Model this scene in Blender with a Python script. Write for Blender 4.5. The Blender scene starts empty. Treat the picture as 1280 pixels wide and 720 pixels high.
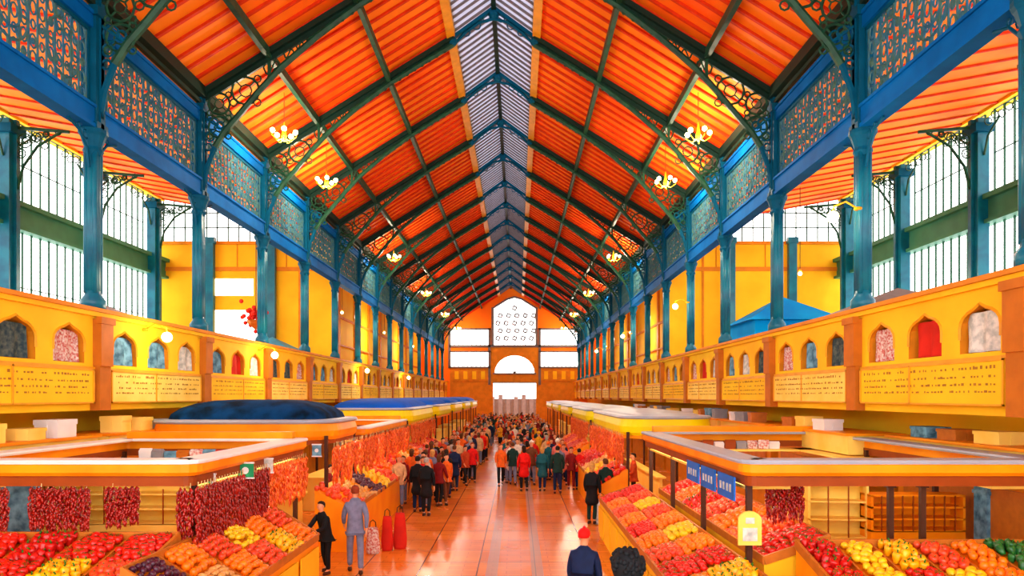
import bpy, math, random
from mathutils import Vector, Matrix
random.seed(7)
SC = bpy.context.scene
COL = SC.collection
PI = math.pi
CX, CZ, F = 0.83, 3.6, 900.0          # camera x, height, focal length in pixels of the 1280 frame
HW = 8.07                              # half width of the nave
BAY = 5.0
Y0 = 15.1
ZE, ZR, XS, ZS = 12.05, 17.2, 1.4, 16.2
YEND = 90.3
def at(px, py, D): return (CX + (px - 647) * D / F, D, CZ + (495 - py) * D / F)

# ------------------------------------------------------------------ mesh builder
class MB:
    def __init__(s): s.v = []; s.f = []; s.m = []
    def add(s, vs, fs, mi=0):
        b = len(s.v); s.v += [tuple(p) for p in vs]
        s.f += [tuple(b + i for i in f) for f in fs]; s.m += [mi] * len(fs)
    def box(s, x0, x1, y0, y1, z0, z1, mi=0):
        if x0 > x1: x0, x1 = x1, x0
        if y0 > y1: y0, y1 = y1, y0
        s.add([(x, y, z) for z in (z0, z1) for y in (y0, y1) for x in (x0, x1)],
              [(0, 2, 3, 1), (4, 5, 7, 6), (0, 1, 5, 4), (2, 6, 7, 3), (0, 4, 6, 2), (1, 3, 7, 5)], mi)
    def bar(s, a, b, w, h, mi=0, up=(0, 0, 1)):
        a = Vector(a); b = Vector(b); d = (b - a).normalized(); u = Vector(up)
        if abs(d.dot(u)) > .98: u = Vector((0, 1, 0))
        r = d.cross(u).normalized(); u = r.cross(d).normalized()
        vs = []
        for p in (a, b):
            for sx, sz in ((-1, -1), (1, -1), (1, 1), (-1, 1)): vs.append(p + r * sx * w / 2 + u * sz * h / 2)
        s.add(vs, [(0, 1, 2, 3), (7, 6, 5, 4), (0, 4, 5, 1), (1, 5, 6, 2), (2, 6, 7, 3), (3, 7, 4, 0)], mi)
    def tube(s, pts, r, n=5, mi=0, closed=False, cap=True):
        pts = [Vector(p) for p in pts]; N = len(pts); rs = r if isinstance(r, (list, tuple)) else [r] * N
        vs = []; prev = None
        for i, p in enumerate(pts):
            if closed: d = pts[(i + 1) % N] - pts[i - 1]
            else: d = pts[min(i + 1, N - 1)] - pts[max(i - 1, 0)]
            d = d.normalized() if d.length > 1e-9 else Vector((0, 0, 1))
            if prev is None:
                ref = Vector((0, 0, 1)) if abs(d.z) < .9 else Vector((0, 1, 0))
                a = d.cross(ref).normalized()
            else:
                a = (prev - d * prev.dot(d))
                a = a.normalized() if a.length > 1e-6 else d.orthogonal().normalized()
            prev = a; b = d.cross(a)
            for k in range(n):
                t = 2 * PI * k / n
                vs.append(p + (a * math.cos(t) + b * math.sin(t)) * rs[i])
        fs = []
        for i in range(N if closed else N - 1):
            j = (i + 1) % N
            for k in range(n): fs.append((i * n + k, i * n + (k + 1) % n, j * n + (k + 1) % n, j * n + k))
        if not closed and cap: fs += [tuple(range(n - 1, -1, -1)), tuple((N - 1) * n + k for k in range(n))]
        s.add(vs, fs, mi)
    def lathe(s, prof, c=(0, 0, 0), n=16, mi=0, sx=1, sy=1):
        vs = []; fs = []
        for r, z in prof:
            for k in range(n):
                t = 2 * PI * k / n; vs.append((c[0] + r * sx * math.cos(t), c[1] + r * sy * math.sin(t), c[2] + z))
        for i in range(len(prof) - 1):
            for k in range(n): fs.append((i * n + k, i * n + (k + 1) % n, (i + 1) * n + (k + 1) % n, (i + 1) * n + k))
        fs += [tuple(range(n - 1, -1, -1)), tuple((len(prof) - 1) * n + k for k in range(n))]
        s.add(vs, fs, mi)
    def ball(s, c, r, n=8, m=5, mi=0, rot=None):
        rx, ry, rz = (r, r, r) if not isinstance(r, (tuple, list)) else r
        vs = [];fs = []
        for i in range(1, m):
            a = PI * i / m
            for k in range(n):
                t = 2 * PI * k / n; vs.append(Vector((rx * math.sin(a) * math.cos(t), ry * math.sin(a) * math.sin(t), -rz * math.cos(a))))
        vs += [Vector((0, 0, -rz)), Vector((0, 0, rz))]
        if rot: R = rot; vs = [R @ v for v in vs]
        vs = [v + Vector(c) for v in vs]
        for i in range(m - 2):
            for k in range(n): fs.append((i * n + k, i * n + (k + 1) % n, (i + 1) * n + (k + 1) % n, (i + 1) * n + k))
        B = (m - 1) * n
        for k in range(n): fs += [(B, (k + 1) % n, k), (B + 1, (m - 2) * n + k, (m - 2) * n + (k + 1) % n)]
        s.add(vs, fs, mi)
    def prism(s, poly, axis, a, b, mi=0):
        """poly 2d extruded along axis: 'y' -> (x,z), 'x' -> (y,z), 'z' -> (x,y)"""
        def P(p, t):
            return {'y': (p[0], t, p[1]), 'x': (t, p[0], p[1]), 'z': (p[0], p[1], t)}[axis]
        n = len(poly)
        s.add([P(p, a) for p in poly] + [P(p, b) for p in poly],
              [tuple(range(n)), tuple(range(2 * n - 1, n - 1, -1))] + [(i, n + i, n + (i + 1) % n, (i + 1) % n) for i in range(n)], mi)
    def sweep(s, path, prof, mi=0):
        """closed plan path [(x,y,nx,ny)], closed profile [(out,z)]"""
        N = len(path); n = len(prof)
        vs = [(x + nx * o, y + ny * o, z) for x, y, nx, ny in path for o, z in prof]
        fs = []
        for i in range(N):
            j = (i + 1) % N
            for k in range(n): fs.append((i * n + k, j * n + k, j * n + (k + 1) % n, i * n + (k + 1) % n))
        s.add(vs, fs, mi)
    def merge(s, o, M=None, mi=None):
        b = len(s.v); s.v += [tuple(M @ Vector(p)) for p in o.v] if M else o.v
        s.f += [tuple(b + i for i in f) for f in o.f]; s.m += o.m if mi is None else [mi] * len(o.f)
    def mesh(s, name, mats, smooth=False):
        me = bpy.data.meshes.new(name); me.from_pydata(s.v, [], s.f)
        for m in (mats if isinstance(mats, (list, tuple)) else [mats]): me.materials.append(m)
        me.polygons.foreach_set('material_index', s.m)
        if smooth: me.polygons.foreach_set('use_smooth', [True] * len(s.f))
        import bmesh
        bm = bmesh.new(); bm.from_mesh(me); bmesh.ops.recalc_face_normals(bm, faces=bm.faces); bm.to_mesh(me); bm.free()
        me.update(); return me
    def build(s, name, mats, parent=None, smooth=False, loc=None):
        o = bpy.data.objects.new(name, s.mesh(name, mats, smooth)); COL.objects.link(o)
        if parent: o.parent = parent
        if loc: o.location = loc
        return o
def tag(o, label=None, cat=None, group=None, kind=None):
    if label: o['label'] = label
    if cat: o['category'] = cat
    if group: o['group'] = group
    if kind: o['kind'] = kind
    return o
def empty(name, loc=(0, 0, 0), label=None, cat=None, group=None, rz=0, kind=None):
    o = bpy.data.objects.new(name, None); COL.objects.link(o); o.location = loc; o.rotation_euler.z = rz
    o.empty_display_size = .2
    return tag(o, label, cat, group, kind)
def struct(name, mb, mats, parent=None, smooth=False):
    o = mb.build(name, mats, parent, smooth)
    if not parent: o['kind'] = 'structure'
    return o
KIDS = {}
def kids(o):
    return [c for c in COL.objects if c.parent == o] if o.name not in KIDS else KIDS[o.name]
def copy_tree(o, parent=None, loc=None, rz=None, label=None, group=None, scale=None):
    c = o.copy(); COL.objects.link(c)
    if parent: c.parent = parent
    if loc is not None: c.location = loc
    if rz is not None: c.rotation_euler.z = rz
    if scale is not None: c.scale = scale
    if label: c['label'] = label
    if group: c['group'] = group
    cs = kids(o); KIDS[o.name] = cs
    for ch in cs: copy_tree(ch, c)
    KIDS.pop(c.name, None)
    return c
ORD = ['first', 'second', 'third', 'fourth', 'fifth', 'sixth', 'seventh', 'eighth', 'ninth', 'tenth', 'eleventh', 'twelfth',
       'thirteenth', 'fourteenth', 'fifteenth', 'sixteenth', 'seventeenth', 'eighteenth', 'nineteenth', 'twentieth']
def onm(i): return ORD[i] if i < 20 else ('twenty-' + ORD[i - 20] if i < 29 else 'thirtieth')

# ------------------------------------------------------------------ materials
def lin(c):
    return tuple(((v / 255) / 12.92 if v / 255 <= .04045 else ((v / 255 + .055) / 1.055) ** 2.4) for v in c) + (1,)
MT = {}
def mat(name, rgb, rough=.6, metal=0, var=.18, scale=3.0, bump=.05, spec=.18, rgb2=None):
    m = bpy.data.materials.new(name); m.use_nodes = True; nt = m.node_tree; b = nt.nodes['Principled BSDF']
    b.inputs['Roughness'].default_value = rough; b.inputs['Metallic'].default_value = metal
    b.inputs['Specular IOR Level'].default_value = spec
    tc = nt.nodes.new('ShaderNodeTexCoord'); no = nt.nodes.new('ShaderNodeTexNoise')
    no.inputs['Scale'].default_value = scale; no.inputs['Detail'].default_value = 4
    nt.links.new(tc.outputs['Object'], no.inputs['Vector'])
    r = nt.nodes.new('ShaderNodeValToRGB'); c = lin(rgb)
    c2 = lin(rgb2) if rgb2 else tuple(v * (1 - var) for v in c[:3]) + (1,)
    r.color_ramp.elements[0].color = c2; r.color_ramp.elements[1].color = c
    r.color_ramp.elements[0].position = .35; r.color_ramp.elements[1].position = .62
    nt.links.new(no.outputs['Fac'], r.inputs['Fac']); nt.links.new(r.outputs['Color'], b.inputs['Base Color'])
    if bump:
        bp = nt.nodes.new('ShaderNodeBump'); bp.inputs['Strength'].default_value = bump; bp.inputs['Distance'].default_value = .02
        nt.links.new(no.outputs['Fac'], bp.inputs['Height']); nt.links.new(bp.outputs['Normal'], b.inputs['Normal'])
    MT[name] = m; return m
def emis(name, rgb, st):
    m = bpy.data.materials.new(name); m.use_nodes = True; nt = m.node_tree; b = nt.nodes['Principled BSDF']
    b.inputs['Base Color'].default_value = lin(rgb); b.inputs['Emission Color'].default_value = lin(rgb); b.inputs['Emission Strength'].default_value = st
    MT[name] = m; return m
def glass(name, tint=(255, 255, 255), refl=.06):
    m = bpy.data.materials.new(name); m.use_nodes = True; nt = m.node_tree; nt.nodes.remove(nt.nodes['Principled BSDF'])
    out = nt.nodes['Material Output']; t = nt.nodes.new('ShaderNodeBsdfTransparent'); t.inputs['Color'].default_value = lin(tint)
    g = nt.nodes.new('ShaderNodeBsdfGlossy'); g.inputs['Roughness'].default_value = .05
    mx = nt.nodes.new('ShaderNodeMixShader'); mx.inputs['Fac'].default_value = refl
    nt.links.new(t.outputs[0], mx.inputs[1]); nt.links.new(g.outputs[0], mx.inputs[2]); nt.links.new(mx.outputs[0], out.inputs['Surface'])
    MT[name] = m; return m
def frosted(name, rgb):
    m = bpy.data.materials.new(name); m.use_nodes = True; nt = m.node_tree; nt.nodes.remove(nt.nodes['Principled BSDF'])
    out = nt.nodes['Material Output']; t = nt.nodes.new('ShaderNodeBsdfTranslucent'); t.inputs['Color'].default_value = lin(rgb)
    d = nt.nodes.new('ShaderNodeBsdfDiffuse'); d.inputs['Color'].default_value = lin(rgb)
    mx = nt.nodes.new('ShaderNodeMixShader'); mx.inputs['Fac'].default_value = .35
    nt.links.new(t.outputs[0], mx.inputs[1]); nt.links.new(d.outputs[0], mx.inputs[2]); nt.links.new(mx.outputs[0], out.inputs['Surface'])
    MT[name] = m; return m
mat('roof_orange', (255, 142, 22), .7, scale=.35, rgb2=(255, 98, 8))
mat('roof_rib', (220, 58, 6), .7)
mat('soffit', (226, 132, 36), .6)
mat('truss_green', (34, 84, 58), .45, scale=4, rgb2=(24, 62, 46))
mat('truss_dark', (20, 50, 40), .45)
mat('teal', (0, 116, 140), .35, scale=2, rgb2=(0, 90, 120), spec=.35)
mat('beam_green', (60, 134, 104), .5, scale=2)
mat('side_orange', (255, 160, 34), .7, scale=.4, rgb2=(255, 128, 16))
mat('blue', (0, 104, 184), .7, scale=1.2, rgb2=(0, 88, 160), spec=.04)
mat('blue_dark', (2, 84, 116), .5, spec=.08)
mat('lattice', (40, 100, 130), .7, scale=5, rgb2=(70, 110, 96))
mat('gold', (236, 164, 28), .4, scale=3)
mat('yellow', (252, 204, 32), .75, scale=.7, rgb2=(248, 188, 24))
mat('yellow_pale', (255, 222, 110), .7, scale=1.5, rgb2=(252, 206, 80))
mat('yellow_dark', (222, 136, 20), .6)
mat('ochre', (226, 140, 26), .6, scale=2)
mat('orange_wall', (255, 138, 22), .7, scale=.3, rgb2=(255, 116, 14))
mat('fascia', (255, 160, 14), .4, scale=1.5, rgb2=(246, 138, 8))
mat('brown', (152, 66, 14), .5)
mat('dark_brown', (74, 40, 24), .5)
mat('white', (238, 236, 236), .5, var=.06)
mat('rim_grey', (166, 178, 196), .35, var=.1)
mat('rim_dark', (78, 82, 92), .4)
mat('navy', (8, 60, 112), .8, scale=2, rgb2=(6, 26, 44), spec=.05)
mat('dome_blue', (14, 96, 226), .7, scale=2, spec=.08)
mat('sign_yellow', (255, 240, 12), .4, scale=1, rgb2=(250, 226, 4))
mat('kiosk_blue', (0, 172, 255), .7, scale=.8, rgb2=(0, 150, 245), spec=.05)
mat('kiosk_roof', (56, 168, 206), .5)
mat('grey', (150, 152, 160), .6)
mat('stone_grey', (120, 112, 112), .6)
mat('pier_brown', (196, 110, 22), .65, scale=3)
mat('ink', (170, 118, 36), .7)
mat('skin', (228, 160, 118), .55, var=.08)
mat('wood', (196, 112, 32), .5, scale=6)
mat('cloth_red', (214, 40, 24), .8)
mat('cloth_blue', (120, 176, 204), .8, scale=6, rgb2=(60, 104, 130))
mat('cloth_white', (226, 226, 218), .8, scale=9, rgb2=(170, 180, 176))
mat('cloth_dark', (40, 62, 72), .8, scale=12, rgb2=(92, 104, 96))
mat('cloth_pattern', (222, 214, 206), .8, scale=22, rgb2=(190, 60, 50))
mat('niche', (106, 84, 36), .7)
mat('chili', (176, 22, 10), .35, scale=20, rgb2=(120, 10, 8), spec=.6)
mat('chili_orange', (250, 124, 18), .5, scale=14, rgb2=(222, 62, 8), spec=.6)
mat('cord', (210, 180, 120), .8)
mat('green_leaf', (52, 120, 34), .6)
mat('sign_green', (38, 150, 96), .5)
mat('sign_blue', (22, 110, 214), .5)
glass('pane'); frosted('skylight_glass', (192, 194, 208))
emis('lamp_glow', (255, 226, 150), 14); emis('fill_strip_glow', (255, 232, 190), 7)
# floor: warm glossy tiles
def floor_mat():
    m = bpy.data.materials.new('floor_tiles'); m.use_nodes = True; nt = m.node_tree; b = nt.nodes['Principled BSDF']; L = nt.links.new
    tc = nt.nodes.new('ShaderNodeTexCoord'); br = nt.nodes.new('ShaderNodeTexBrick')
    br.offset = 0; br.inputs['Scale'].default_value = 1; br.inputs['Brick Width'].default_value = 1.2; br.inputs['Row Height'].default_value = 1.2
    br.inputs['Mortar Size'].default_value = .014; br.inputs['Color1'].default_value = lin((240, 142, 44)); br.inputs['Color2'].default_value = lin((228, 122, 34)); br.inputs['Mortar'].default_value = lin((120, 56, 22))
    L(tc.outputs['Object'], br.inputs['Vector'])
    # small tiles inside the big ones
    b2 = nt.nodes.new('ShaderNodeTexBrick'); b2.offset = .5; b2.inputs['Brick Width'].default_value = .6; b2.inputs['Row Height'].default_value = .2; b2.inputs['Scale'].default_value = 1
    b2.inputs['Mortar Size'].default_value = .008; b2.inputs['Color1'].default_value = (1, 1, 1, 1); b2.inputs['Color2'].default_value = (.82, .8, .78, 1); b2.inputs['Mortar'].default_value = (.6, .5, .45, 1)
    L(tc.outputs['Object'], b2.inputs['Vector'])
    mx = nt.nodes.new('ShaderNodeMix'); mx.data_type = 'RGBA'; mx.blend_type = 'MULTIPLY'; mx.inputs[0].default_value = .8
    L(br.outputs['Color'], mx.inputs[6]); L(b2.outputs['Color'], mx.inputs[7])
    # two narrow greyer strips along the middle of the aisle
    sp = nt.nodes.new('ShaderNodeSeparateXYZ'); L(tc.outputs['Object'], sp.inputs[0])
    def between(a, c):
        g = nt.nodes.new('ShaderNodeMath'); g.operation = 'GREATER_THAN'; g.inputs[1].default_value = a; L(sp.outputs['X'], g.inputs[0])
        l = nt.nodes.new('ShaderNodeMath'); l.operation = 'LESS_THAN'; l.inputs[1].default_value = c; L(sp.outputs['X'], l.inputs[0])
        k = nt.nodes.new('ShaderNodeMath'); k.operation = 'MULTIPLY'; L(g.outputs[0], k.inputs[0]); L(l.outputs[0], k.inputs[1]); return k
    k1 = between(1.12, 1.36); k2 = between(.18, .42)
    ad = nt.nodes.new('ShaderNodeMath'); ad.operation = 'ADD'; L(k1.outputs[0], ad.inputs[0]); L(k2.outputs[0], ad.inputs[1])
    no = nt.nodes.new('ShaderNodeTexNoise'); no.inputs['Scale'].default_value = .8; L(tc.outputs['Object'], no.inputs['Vector'])
    st = nt.nodes.new('ShaderNodeMath'); st.operation = 'MULTIPLY'; L(ad.outputs[0], st.inputs[0]); st.inputs[1].default_value = .6
    m2 = nt.nodes.new('ShaderNodeMix'); m2.data_type = 'RGBA'; L(st.outputs[0], m2.inputs[0]); L(mx.outputs[2], m2.inputs[6]); m2.inputs[7].default_value = lin((168, 158, 160))
    L(m2.outputs[2], b.inputs['Base Color'])
    mr = nt.nodes.new('ShaderNodeMapRange'); mr.inputs[3].default_value = .14; mr.inputs[4].default_value = .34; L(no.outputs['Fac'], mr.inputs[0]); L(mr.outputs[0], b.inputs['Roughness'])
    bp = nt.nodes.new('ShaderNodeBump'); bp.inputs['Strength'].default_value = .12; bp.inputs['Distance'].default_value = .01; L(b2.outputs['Fac'], bp.inputs['Height']); L(bp.outputs['Normal'], b.inputs['Normal'])
    b.inputs['Specular IOR Level'].default_value = .45
    MT['floor'] = m
floor_mat()
M = MT

# ------------------------------------------------------------------ shell
mb = MB(); mb.box(-18.2, 18.2, -6, YEND + 14, -.2, 0); struct('floor', mb, M['floor'])
def zr(x):
    x = abs(x); return ZE + (ZS - ZE) * (HW - x) / (HW - XS)
def roof_side(s, name):
    mb = MB(); n = Vector((s * (ZS - ZE), 0, HW - XS)).normalized() * .12
    P = [(s * (HW + .35), zr(HW + .35)), (s * XS, ZS)]
    prof = [(P[0][0], P[0][1] + .1), (P[1][0], P[1][1] + .1), (P[1][0], P[1][1] + .25), (P[0][0], P[0][1] + .25)]
    mb.prism(prof, 'y', -5, YEND, 0)
    y = -4.9
    while y < YEND:                                # boards: the dark batten between them
        k = (y - Y0) / BAY; fr = (k % 1)
        mb.add([(s * (HW + .3), y - .045, zr(HW + .3) + .02), (s * (HW + .3), y + .045, zr(HW + .3) + .02), (s * XS, y + .045, ZS + .02), (s * XS, y - .045, ZS + .02),
                (s * (HW + .3), y - .045, zr(HW + .3) + .12), (s * (HW + .3), y + .045, zr(HW + .3) + .12), (s * XS, y + .045, ZS + .12), (s * XS, y - .045, ZS + .12)],
               [(0, 1, 2, 3), (0, 4, 5, 1), (3, 2, 6, 7), (0, 3, 7, 4), (1, 5, 6, 2)], 1)
        y += BAY / 9
    return struct(name, mb, [M['roof_orange'], M['roof_rib']])
roof_side(-1, 'ceiling'); roof_side(1, 'ceiling')
# skylight
for s in (-1, 1):
    t = empty('skylight', (0, 0, 0), kind='structure')
    mb = MB(); mb.prism([(s * XS, ZS + .1), (0, ZR + .1), (0, ZR + .13), (s * XS, ZS + .13)], 'y', -5, YEND); mb.build('pane', M['skylight_glass'], t)
    mb = MB(); y = -5
    while y < YEND:
        mb.bar((s * XS, y, ZS + .06), (0, y, ZR + .06), .07, .07); y += BAY / 12
    mb.build('glazing_bars', M['stone_grey'], t)
for i, s in enumerate((-1, 1)):
    mb = MB(); mb.prism([(s * (XS - .05), ZS - .1), (s * (XS + .22), ZS - .22), (s * (XS + .22), ZS + .12), (s * (XS - .05), ZS + .2)], 'y', -5, YEND)
    struct('trim_%d' % (i + 1), mb, M['gold'])
mb = MB(); mb.bar((0, -5, ZR - .05), (0, YEND, ZR - .05), .16, .26)
tag(mb.build('ridge_beam', M['truss_dark']), 'dark ridge beam running the length of the roof under the skylight', 'beam')
for s, sd in ((-1, 'left'), (1, 'right')):
    for j, x in enumerate((6.1, 3.65)):
        mb = MB(); mb.bar((s * x, -5, zr(x) - .16), (s * x, YEND - .05, zr(x) - .16), .14, .24)
        tag(mb.build('purlin', M['truss_green']), 'long green purlin on the %s roof slope, %s' % (sd, ('the lower one near the eaves', 'the upper one near the skylight')[j]), 'beam')
    mb = MB(); mb.bar((s * (HW - .12), -5, ZE - .02), (s * (HW - .12), YEND, ZE - .02), .26, .3); mb.bar((s * (HW - .1), -5, ZE - .3), (s * (HW - .1), YEND, ZE - .3), .1, .1)
    tag(mb.build('eaves_beam', M['truss_dark']), 'dark green eaves beam at the foot of the %s roof slope' % sd, 'beam')
    mb = MB(); mb.box(s * (HW - .02), s * (HW + .1), -5, YEND, 11.55, 12.1); struct('trim_%d' % (3 + (s > 0)), mb, M['soffit'])

# ------------------------------------------------------------------ trusses
LC = [(7.95, 9.35), (7.84, 10.0), (7.62, 10.55), (7.35, 10.98), (6.9, 11.5), (6.4, 12.1), (5.8, 12.75), (4.8, 13.62), (3.65, 14.48), (2.5, 15.2), (1.4, 15.85)]
def lz(x):
    for (a, za), (b, zb) in zip(LC, LC[1:]):
        if b <= x <= a: return zb + (za - zb) * (x - b) / (a - b)
    return LC[-1][1]
def ring(mb, c, r, tr, n=12, ell=1, mi=0):
    mb.tube([(c[0] + r * math.cos(2 * PI * k / n), c[1], c[2] + r * ell * math.sin(2 * PI * k / n)) for k in range(n)], tr, 4, mi, closed=True)
truss = empty('roof_truss', (0, Y0 - 3 * BAY, 0))
for s in (-1, 1):
    mb = MB(); mb.bar((s * (HW - .05), 0, ZE - .08), (s * XS, 0, ZS - .12), .3, .15); mb.bar((s * (HW - .05), 0, ZE - .22), (s * XS, 0, ZS - .26), .08, .18)
    mb.build('rafter', M['truss_dark'], truss)
    mb = MB(); mb.tube([(s * x, 0, z) for x, z in LC[2:]], .085, 6); mb.build('lower_chord', M['truss_green'], truss)
    mb = MB()
    # posts of the truss at the purlins and scrolls between the chords
    for x in (6.1, 3.65): mb.bar((s * x, 0, lz(x)), (s * x, 0, zr(x) - .1), .08, .08)
    x = 7.5
    while x > 1.7:
        lo = lz(x) + .04; hi = zr(x) - .32; g = hi - lo
        r = min(g / 2, .42)
        if r > .3:
            nn = 2 if g > 1.25 else 1
            for q in range(nn):
                zz = lo + g * (q + .5) / nn; rr = g / nn / 2 * .92
                rr = min(rr, .4); ring(mb, (s * x, 0, zz), rr, .034, 12)
                ring(mb, (s * x, 0, zz), rr * .45, .022, 8)
                for a in range(4):
                    ring(mb, (s * x + rr * 1.22 * math.cos(a * PI / 2 + .78), 0, zz + rr * 1.22 * math.sin(a * PI / 2 + .78)), rr * .26, .024, 8)
                    t = PI / 4 + a * PI / 2; mb.bar((s * x + rr * .45 * math.cos(t), 0, zz + rr * .45 * math.sin(t)), (s * x + rr * math.cos(t), 0, zz + rr * math.sin(t)), .03, .03)
            x -= max(r * 1.75, .3)
        else:
            ring(mb, (s * x, 0, (lo + hi) / 2), max(g / 2, .08), .026, 8); ring(mb, (s * (x - .14), 0, lo + g * .3), max(g / 5, .05), .02, 7)
            mb.bar((s * (x + r), 0, lz(x + r)), (s * (x - r), 0, zr(x - r) - .2), .03, .03)
            x -= max(r * 2.1, .26)
    mb.build('scrollwork', M['truss_green'], truss)
    # blue knee bracket at the column
    mb = MB(); mb.tube([(s * x, 0, z) for x, z in LC[:4]] , .07, 6); mb.bar((s * 7.35, 0, 10.98), (s * 7.95, 0, 11.4), .05, .05); mb.bar((s * 7.9, 0, 9.4), (s * 7.9, 0, 11.7), .06, .1)
    for (x, z, r) in ((7.8, 10.55, .1), (7.76, 10.85, .13), (7.7, 11.2, .17), (7.48, 11.16, .1)): ring(mb, (s * x, 0, z), r, .026, 10)
    mb.build('knee_bracket', M['blue_dark'], truss)
mb = MB()
mb.tube([(-1.4, 0, 15.85), (-1, 0, 16.25), (-.5, 0, 16.62), (0, 0, 16.74), (.5, 0, 16.62), (1, 0, 16.25), (1.4, 0, 15.85)], .055, 5)
for s in (-1, 1):
    mb.bar((s * XS, 0, ZS - .1), (0, 0, ZR - .08), .16, .12)
    for x, r in ((.25, .13), (.6, .14), (.95, .12)): ring(mb, (s * x, 0, ZR - .26 - x * .72), r, .022, 8)
    mb.ball((s * 1.42, 0, 15.95), .16, 8, 6)
mb.ball((0, 0, 16.9), .17, 8, 6)
mb.build('ridge_arch', M['blue_dark'], truss)
tag(truss, '', 'roof truss')
trs = []
for i in range(19):
    y = Y0 + (i - 3) * BAY
    if y > YEND - .5: break
    o = truss if i == 0 else copy_tree(truss, loc=(0, y, 0))
    tag(o, 'green scrollwork iron truss under the orange roof, %s back from the camera' % onm(i), 'roof truss', 'roof trusses of the nave')

# ------------------------------------------------------------------ columns
def column_parts(t, s):
    mb = MB()
    mb.lathe([(.24, 5.42), (.24, 5.6), (.17, 5.7), (.15, 5.8)], n=12); mb.build('base', M['teal'], t, True)
    mb = MB(); mb.lathe([(.15, 5.75), (.145, 8.7)], n=12)
    for a in range(4):
        q = PI / 4 + a * PI / 2; mb.lathe([(.055, 5.75), (.055, 8.75)], (.13 * math.cos(q), .13 * math.sin(q), 0), n=8)
    mb.build('shaft', M['teal'], t, True)
    mb = MB(); mb.lathe([(.15, 8.62), (.2, 8.72), (.17, 8.8), (.24, 9.02), (.28, 9.08), (.28, 9.16)], n=12); mb.build('capital', M['blue_dark'], t)
    mb = MB(); mb.box(-.16, .16, -.17, .17, 9.16, 12.0); mb.box(-.2, .2, -.06, .06, 9.16, 11.9); mb.box(-.22, .22, -.22, .22, 11.5, 11.7); mb.box(-.2, .2, -.2, .2, 9.16, 9.3)
    mb.build('upper_pilaster', M['blue_dark'], t)
    mb = MB()                                        # little arch brackets under the blue beam, along the row
    for q in (-1, 1):
        pts = [(0, q * .15, 8.35), (0, q * .24, 8.75), (0, q * .5, 9.02), (0, q * .85, 9.13)]
        mb.tube(pts, .03, 5)
        for yy, zz, r in ((.27, 9.0, .09), (.5, 9.1, .05)):
            mb.tube([(0, q * (yy) + r * math.cos(2 * PI * k / 8), zz + r * math.sin(2 * PI * k / 8)) for k in range(8)], .018, 4, closed=True)
    mb.build('arch_bracket', M['blue_dark'], t)
first = None
for s, sd in ((-1, 'left'), (1, 'right')):
    for i in range(17):
        y = Y0 + (i - 1) * BAY
        if y > YEND - 2: break
        near = ', in front of the tall windows' if i < 4 else ''
        lb = 'teal iron column of the %s row on the gallery parapet, %s from near end' % (sd, onm(i))
        if first is None:
            first = empty('iron_column', (s * HW, y, 0)); column_parts(first, s); tag(first, lb, 'column', 'columns of the nave'); KIDS[first.name] = kids(first)
        else: copy_tree(first, loc=(s * HW, y, 0), label=lb)

# ------------------------------------------------------------------ blue beams and fretwork panels between columns
def fret_mesh():
    mb = MB(); z0, z1 = 9.66, 11.2; L = BAY - .5; nx = 18
    for i in range(nx + 1):
        y = -L / 2 + L * i / nx; mb.bar((0, y, z0), (0, y, z1), .03, .03)
    for i in range(nx):
        y = -L / 2 + L * (i + .5) / nx
        for j in range(5):
            z = z0 + (z1 - z0) * (j + .5) / 5; e = .085; h = .13
            if (i + j) % 3 == 1: e, h = .06, .085
            mb.tube([(0, y + e * math.cos(2 * PI * k / 8), z + h * math.sin(2 * PI * k / 8)) for k in range(8)], .02, 4, closed=True)
            if (i * 7 + j * 3) % 5 == 0: mb.ball((0, y, z), (.03, .05, .07), 6, 4)
    for cy in (-1.5, 0, 1.5):                        # big medallions
        for r in (.5, .3):
            mb.tube([(0, cy + r * math.cos(2 * PI * k / 18), (z0 + z1) / 2 + r * 1.1 * math.sin(2 * PI * k / 18)) for k in range(18)], .03, 4, closed=True)
        for k in range(6):
            a = PI * k / 3; mb.bar((0, cy + .3 * math.cos(a), 10.43 + .33 * math.sin(a)), (0, cy + .5 * math.cos(a), 10.43 + .55 * math.sin(a)), .03, .04)
    return mb
p0 = empty('fretwork_panel', (0, 0, 0))
fret_mesh().build('fretwork', M['lattice'], p0)
mb = MB(); L = BAY - .32
mb.box(-.04, .04, -L / 2, L / 2, 11.16, 11.24); mb.box(-.04, .04, -L / 2, L / 2, 9.62, 9.7)
for q in (-1, 1): mb.box(-.04, .04, q * L / 2, q * (L / 2 - .08), 9.62, 11.24)
mb.build('frame', M['blue_dark'], p0)
mb = MB(); mb.box(-.13, .13, -L / 2, L / 2, 9.2, 9.64); mb.box(-.17, .17, -L / 2, L / 2, 9.16, 9.24); mb.box(-.17, .17, -L / 2, L / 2, 9.58, 9.64); mb.build('lower_rail', M['blue'], p0)
mb = MB(); mb.box(-.1, .1, -L / 2, L / 2, 11.24, 11.56); mb.box(-.14, .14, -L / 2, L / 2, 11.5, 11.58); mb.build('upper_rail', M['blue'], p0)
KIDS[p0.name] = kids(p0); n = 0
for s, sd in ((-1, 'left'), (1, 'right')):
    for i in range(17):
        y = Y0 + (i - 2.5) * BAY
        if y > YEND - 2.5: break
        o = p0 if n == 0 else copy_tree(p0)
        o.location = (s * HW, y, 0); n += 1
        tag(o, 'blue iron fretwork panel between columns of the %s row, %s from near end' % (sd, onm(i)), 'frieze panel', 'fretwork panels of the nave')

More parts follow.
